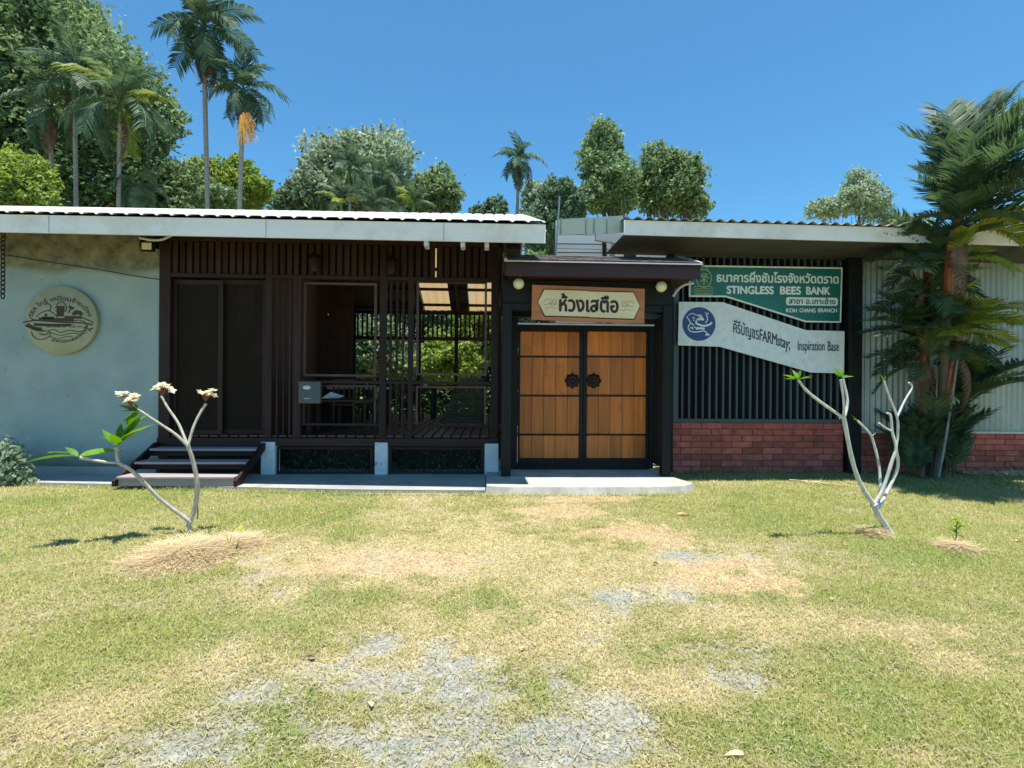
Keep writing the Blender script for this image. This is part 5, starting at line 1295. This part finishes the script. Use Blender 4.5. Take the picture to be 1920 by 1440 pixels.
# ---- plumerias
def leafmesh(name, L, wd, mat, curve=.25, fold=.15):
    mb = MB(); n_ = 7; V = []
    for i in range(n_):
        t = i/(n_-1); w_ = wd*math.sin(math.pi*min(1, .08+t*.92)**.85)*.5 if 0 < i < n_-1 else .002
        z = -curve*L*t*t; V += [(L*t, -w_, z+fold*w_), (L*t, 0, z-.0), (L*t, w_, z+fold*w_)]
    F_ = []
    for i in range(n_-1):
        a = i*3; F_ += [(a, a+3, a+4, a+1), (a+1, a+4, a+5, a+2)]
    me = bpy.data.meshes.new(name); me.from_pydata(V, [], F_); me.materials.append(mat); me.polygons.foreach_set('use_smooth', [True]*len(F_)); return me
LFM = [leafmesh('leaf', .34, .125, MT['fr_leaf'], .2), leafmesh('leaf', .38, .115, MT['fr_leaf'], .3), leafmesh('leaf', .26, .085, MT['fr_leaf'], .1)]
def put(me, parent, loc, az, el, sc=1.0, roll=0):
    o = bpy.data.objects.new(me.name.split('.')[0], me); COL.objects.link(o); o.parent = parent; o.location = Vector(loc)-origin(parent)
    o.rotation_euler = Euler((roll, -el, az), 'XYZ'); o.scale = (sc,)*3; return o
def branch_set(parent, lines, mat):
    for pts, ra, rb_ in lines:
        P = smooth_line([tuple(W(a, b, y)) for a, b, y in pts], 4); n_ = len(P)
        mb = MB(); mb.tube(P, [(ra+(rb_-ra)*i/(n_-1))*(1+.07*math.sin(i*2.3+ra*900))*(1.18 if i == n_-1 else 1) for i in range(n_)], 9); mb.build('branch', mat, parent, smooth=True)
def flowers(parent, px, py, Y, n_, spread, seed):
    rg = random.Random(seed); c = W(px, py, Y)
    for k in range(n_):
        p = c+Vector((rg.uniform(-1, 1)*spread, rg.uniform(-.5, .5)*spread, rg.uniform(-.35, .45)*spread))
        f = bpy.data.objects.new('flower', None); COL.objects.link(f); f.parent = parent; f.location = p-origin(parent)
        tilt = Euler((rg.uniform(-.9, .5), rg.uniform(-.7, .7), rg.uniform(0, 6)))
        f.rotation_euler = tilt
        s = rg.uniform(.8, 1.15)
        for q in range(5):
            o = bpy.data.objects.new('petal', PETAL); COL.objects.link(o); o.parent = f; o.rotation_euler = (0, -.55, q*2*math.pi/5); o.scale = (s,)*3
        mb = MB(); mb.tube([tuple(c+Vector((0, 0, -spread*.9))), tuple(c.lerp(p, .5)+Vector((0, 0, -.02))), tuple(p)], [.004, .003, .003], 5); mb.build('flower_stalk', MT['redshaft'], parent)
PETAL = leafmesh('petal', .046, .036, MT['petal'], .2, .3)
g0 = G(357, 1000)
pl = thing('plumeria', 'young plumeria with cream flowers and green leaves in a straw ring', 'small tree', tuple(g0))
y0 = g0.y
branch_set(pl, [([(358, 1003, y0), (354, 985, y0), (352, 975, y0-.02), (300, 935, y0-.1), (250, 885, y0-.22), (222, 868, y0-.28)], .026, .015),
    ([(222, 869, y0-.28), (219, 855, y0-.28), (218, 838, y0-.3)], .015, .013), ([(224, 868, y0-.28), (195, 866, y0-.32), (150, 858, y0-.38)], .012, .014),
    ([(354, 985, y0), (366, 950, y0), (370, 910, y0-.02), (362, 865, y0-.05), (352, 835, y0-.08)], .024, .018),
    ([(352, 836, y0-.08), (330, 815, y0-.12), (305, 798, y0-.16), (262, 770, y0-.24)], .014, .010), ([(262, 770, y0-.24), (252, 762, y0-.25), (248, 752, y0-.26)], .006, .005),
    ([(351, 834, y0-.08), (335, 795, y0-.06), (315, 765, y0-.04), (302, 742, y0-.03)], .014, .010), ([(353, 834, y0-.08), (363, 800, y0-.04), (375, 775, y0), (386, 757, y0+.02)], .013, .012)], MT['fr_bark'])
for (px, py, Y, ls) in ((146, 856, y0-.38, ((3.25, .30, 1.0), (3.5, .1, 1.15), (2.9, .35, .9), (.5, .35, .9), (3.0, .7, .5))),
                        (219, 836, y0-.3, ((2.8, .75, 1.0), (1.0, 1.15, 1.0), (.4, 1.05, 1.2), (.2, .85, 1.0), (3.4, .7, .7), (5.2, .7, .8), (1.6, 1.3, .9))),
                        (262, 771, y0-.24, ((3.1, .35, .85), (3.3, .1, .7), (2.6, -.4, .9), (3.8, -.5, .6), (3.0, .9, .5)))):
    c = W(px, py, Y)
    for az, el, sc in ls: put(random.choice(LFM), pl, tuple(c), az, el, sc*.95, random.uniform(-.5, .5))
# leaf below the flower stalk
c = W(252, 790, y0-.26); put(LFM[0], pl, tuple(c), 3.6, -.9, .7)
flowers(pl, 246, 746, y0-.26, 14, .10, 1); flowers(pl, 304, 729, y0-.03, 9, .075, 2); flowers(pl, 385, 739, y0+.02, 9, .075, 3)
g1 = G(1669, 1002)
pr = thing('plumeria', 'nearly leafless silver stemmed plumeria with candelabra branches on the right lawn', 'small tree', tuple(g1)); y1 = g1.y
branch_set(pr, [([(1672, 1004, y1), (1660, 985, y1), (1648, 968, y1-.02), (1638, 945, y1-.03)], .034, .030),
    ([(1638, 946, y1-.03), (1613, 907, y1-.05), (1597, 860, y1-.08), (1582, 783, y1-.1)], .023, .019), ([(1582, 784, y1-.1), (1543, 757, y1-.14), (1513, 733, y1-.18), (1497, 712, y1-.2)], .015, .012),
    ([(1583, 783, y1-.1), (1588, 763, y1-.06), (1588, 743, y1-.04), (1580, 710, y1-.02)], .014, .012), ([(1582, 783, y1-.1), (1582, 753, y1-.14), (1576, 712, y1-.16)], .013, .010),
    ([(1644, 958, y1-.02), (1650, 917, y1+.06), (1648, 873, y1+.12), (1638, 830, y1+.15), (1630, 812, y1+.15), (1608, 789, y1+.16)], .016, .010),
    ([(1640, 945, y1-.03), (1657, 913, y1-.02), (1673, 863, y1-.02), (1680, 840, y1-.02), (1673, 810, y1), (1670, 780, y1), (1663, 774, y1)], .019, .010),
    ([(1672, 808, y1), (1660, 802, y1-.03), (1648, 793, y1-.05)], .010, .008),
    ([(1647, 953, y1), (1663, 923, y1+.08), (1683, 877, y1+.12), (1680, 840, y1+.08), (1683, 817, y1+.08), (1682, 783, y1+.06), (1667, 743, y1+.04), (1657, 714, y1+.04)], .018, .009),
    ([(1682, 782, y1+.06), (1697, 750, y1+.1), (1710, 727, y1+.12), (1704, 717, y1+.12)], .011, .008), ([(1634, 822, y1+.15), (1637, 816, y1+.12), (1641, 812, y1+.12)], .008, .006)], MT['fr_bark2'])
for (px, py, Y, ls) in ((1496, 711, y1-.2, ((3.3, .1, .62), (2.7, .4, .55), (.2, .2, .6), (.9, .7, .6), (3.9, .3, .5), (5.2, .3, .6), (1.6, .9, .5))), (1578, 708, y1-.1, ((2.5, 1.1, .5), (3.2, .7, .45), (.3, .4, .35), (5.5, .2, .4), (1.0, 1.2, .45))), (1609, 790, y1+.16, ((2.6, .9, .35), (3.4, .5, .3))), (1657, 714, y1+.04, ((2.0, 1.2, .3), (.5, 1.0, .25)))):
    c = W(px, py, Y)
    for az, el, sc in ls: put(LFM[2], pr, tuple(c), az, el, sc, random.uniform(-.5, .5))

# straw rings
def straw(name, label, px, py, rx, ry, n_, h=.10, seed=1, L0=.10):
    c = G(px, py); e = G(px+rx, py); nn = G(px, py-ry); s_ = G(px, py+ry); ax = e.x-c.x; ay = (nn.y-s_.y)/2; rg = np.random.default_rng(seed)
    a = rg.random(n_)*6.283; r = np.abs(rg.normal(size=n_))*.52; lum = 1+.22*np.sin(a*3+seed)+.14*np.sin(a*7)
    x = c.x+ax*r*np.cos(a)*lum; y = c.y+ay*r*np.sin(a)*lum; z = height(x, y)+h*np.clip(1-r**2, 0, 1)*rg.random(n_)+.006
    k = 3; ang = rg.random(n_)*6.283; L = L0*(.5+rg.random(n_)); cur = (rg.random(n_)-.5)*1.8; wd = .0013; V = []
    p = np.stack([x, y, z], -1); pitch = (rg.random(n_)-.5)*.35
    for sgm in range(k):
        t = ang+cur*sgm/k; d = np.stack([np.cos(t)*np.cos(pitch), np.sin(t)*np.cos(pitch), np.sin(pitch)], -1)*(L/k)[:, None]; t2 = ang+cur*(sgm+1)/k
        s1 = np.stack([-np.sin(t), np.cos(t), 0*t], -1)*wd; s2 = np.stack([-np.sin(t2), np.cos(t2), 0*t], -1)*wd; q = p+d; q[:, 2] = np.maximum(q[:, 2], .008)
        V.append(np.stack([p-s1, p+s1, q+s2, q-s2], 1)); p = q
    V = np.concatenate(V); tt = np.tile(rg.random(n_), k)
    tag(tri_soup(name, V, tt, mat=MT['straw']), label, 'straw')
straw('straw_heap', 'tan heap of dry straw around the flowering plumeria', 350, 1042, 88, 30, 13000, .055, 1, .20)
straw('straw_heap', 'tan heap of dry straw around the flowering plumeria, right lobe', 432, 1026, 44, 17, 4200, .05, 2, .18)
straw('straw_heap', 'small tuft of dry straw left of the silver stemmed plumeria base', 1636, 1003, 24, 12, 900, .07, 3, .10)
straw('straw_heap', 'pale dry straw ring around the little seedling', 1792, 1030, 32, 13, 1100, .05, 4, .13)
# seedling
g = G(1793, 1020); t = thing('seedling', 'little bright green seedling in a pale straw ring', 'seedling', tuple(g))
mb = MB(); mb.tube([tuple(g), (g.x, g.y, .12), (g.x+.01, g.y, .22)], .005, 5); mb.build('stem', MT['crownshaft'], t)
SLM = leafmesh('leaf', .075, .028, leafmat('seedling_leaf', (.16, .30, .02), (.34, .48, .05), .4, .4), .3)
rg = random.Random(5)
for k in range(26): put(SLM, t, (g.x+rg.uniform(-.03, .03), g.y+rg.uniform(-.03, .03), .08+.2*rg.random()), rg.uniform(0, 6.28), rg.uniform(-.2, .9), rg.uniform(.7, 1.2))
# stick and yellow leaf by the straw heap
g = G(370, 975); mb = MB(); mb.tube([(g.x, g.y, -.02), (g.x+.005, g.y, .10), (g.x+.0, g.y, .155)], .008, 6); tag(mb.build('stick', MT['bark']), 'short dark stick standing behind the flowering plumeria', 'stick')
g = G(447, 1003); t = thing('sprout', 'small sprout with one yellow leaf beside the straw heap', 'sprout', tuple(g))
mb = MB(); mb.tube([tuple(g), (g.x, g.y, .06)], .003, 5); mb.build('stem', MT['crownshaft'], t)
put(leafmesh('leaf', .07, .05, leafmat('yellow_leaf', (.6, .6, .03), (.75, .7, .05), .4, .5), .1), t, (g.x, g.y, .03), 1.2, 1.2)
rg = random.Random(8)
for k, (px, py) in enumerate(((388, 1010), (402, 1018), (430, 1030), (415, 1005), (440, 1040))):
    g = G(px, py); t = thing('sprout', ['thin green sprout nearest the plumeria trunk', 'thin green sprout second from the plumeria trunk', 'thin green sprout in the middle of the straw', 'thin green sprout at the back edge of the straw', 'thin green sprout at the right end of the straw'][k], 'sprout', tuple(g), 'sprouts in the straw')
    mb = MB()
    for q in range(4): a = rg.uniform(0, 6.28); mb.tube([tuple(g), (g.x+.02*math.cos(a), g.y+.02*math.sin(a), .06), (g.x+.05*math.cos(a), g.y+.05*math.sin(a), .10+.04*rg.random())], [.003, .003, .001], 4)
    mb.build('blade', MT['fr_leaf'], t)
# bush at the left wall foot
t = thing('shrub', 'low green shrub at the foot of the grey wall on the far left', 'shrub', tuple(G(20, 905)))
rgn = np.random.default_rng(3); pts = []
for (px, py, r_) in ((5, 850, .22), (15, 878, .26), (38, 896, .14), (-30, 870, .4), (60, 903, .05)):
    c = W(px, py, 7.95); pts.append(np.array(c)+rgn.normal(size=(260, 3))*np.array((r_*.5, r_*.4, r_*.4)))
P = np.concatenate(pts); P[:, 2] = np.abs(P[:, 2])
tri_soup('foliage', leaf_quad_cloud(P, .045, rgn, 1.0, .6), rgn.random(len(P)), mat=LM['pale'], kind=None, parent=t)
mb = MB(); b0_ = G(5, 906)
for k in range(7): e = P[k*150]; mb.tube([(b0_.x+.02*k, b0_.y+.1, 0), tuple(e)], [.008, .003], 5)
mb.build('stem', MT['bark'], t)
# plants beneath the deck
rgn = np.random.default_rng(9); P = np.stack([rgn.uniform(WX(520, YF), WX(905, YF), 900), rgn.uniform(YF+.1, YF+.45, 900), .05+rgn.random(900)**2*.38], -1)
tag(tri_soup('undergrowth', leaf_quad_cloud(P, .03, rgn, .6, .35), rgn.random(900)*.6, mat=LM['deep'], kind='stuff'), 'straggly weeds growing beneath the veranda floor', 'weeds')
# dry palm frond on the grass, fallen leaves, leaf litter along the brick wall
def fallen(px, py, sc, az, lab, me):
    g = G(px, py); o = bpy.data.objects.new('fallen_leaf', me); COL.objects.link(o); o.location = (g.x, g.y, float(height(np.array([g.x]), np.array([g.y]))[0])+.022); o.rotation_euler = (random.uniform(-.2, .2), -.12, az); o.scale = (sc,)*3
    tag(o, lab, 'leaf', 'fallen leaves on the lawn')
DL = leafmesh('fallen_leaf', .13, .05, MT['dryleaf'], .3, .5); DB = leafmesh('fallen_leaf', .08, .045, leafmat('brown_fallen_leaf', (.14, .07, .03), (.3, .16, .07), .1, .7), .4, .8)
for a in ((1270, 968, 1.3, 0.1, 'large cream curled leaf on the lawn before the brick wall', DL), (600, 967, .6, .6, 'small pale leaf on the lawn below the second white pier', DL), (973, 1220, .45, .4, 'small pale leaf at the edge of the central gravel', DL),
          (697, 1335, .5, 2.0, 'white leaf scrap on the gravel at the lower centre left', DL), (1560, 1130, .5, 1.0, 'pale leaf scrap on the lawn right of the small gravel patch', DL), (483, 1108, .6, .4, 'brown leaf on the lawn below the straw heap', DB),
          (590, 1245, .7, 2.6, 'dark brown leaf on the gravel edge left of centre', DB), (1225, 1065, .6, .3, 'brown leaf on the bare reddish soil', DB), (1395, 1425, .6, 3.0, 'pale leaf near the bottom edge right of centre', DL), (1690, 1205, .5, 1.0, 'brown leaf by the far right gravel patch', DB),
          (885, 942, .5, 1.4, 'brown leaf just before the gate slab', DB), (1905, 1018, .7, .4, 'pale leaf at the right edge of the lawn', DL)): fallen(*a)
FM['dry'] = [frond_mesh('dry_frond', 1.0, 22, .16, .02, .05, .02, .05, MT['dryleaf'], 4, .1, rad=.008)]
a, b = G(1480, 903), G(1590, 912); o = bpy.data.objects.new('dry_palm_frond', FM['dry'][0]); COL.objects.link(o); o.location = (a.x, a.y, .03); o.rotation_euler = (0, 0, math.atan2(b.y-a.y, b.x-a.x)); tag(o, 'dry palm frond lying on the lawn in front of the brick wall', 'palm frond')
rgn = np.random.default_rng(19); n_ = 1500; ga, gb = G(1800, 889), G(1930, 893)
P = np.stack([rgn.uniform(ga.x, gb.x+1, n_), rgn.uniform(8.6, 8.98, n_), .01+.04*rgn.random(n_)], -1)
tag(tri_soup('leaf_litter', leaf_quad_cloud(P, .035, rgn, 1.5, .5), rgn.random(n_), mat=MT['straw']), 'dry leaf litter heaped along the brick wall right of the palms', 'leaf litter')
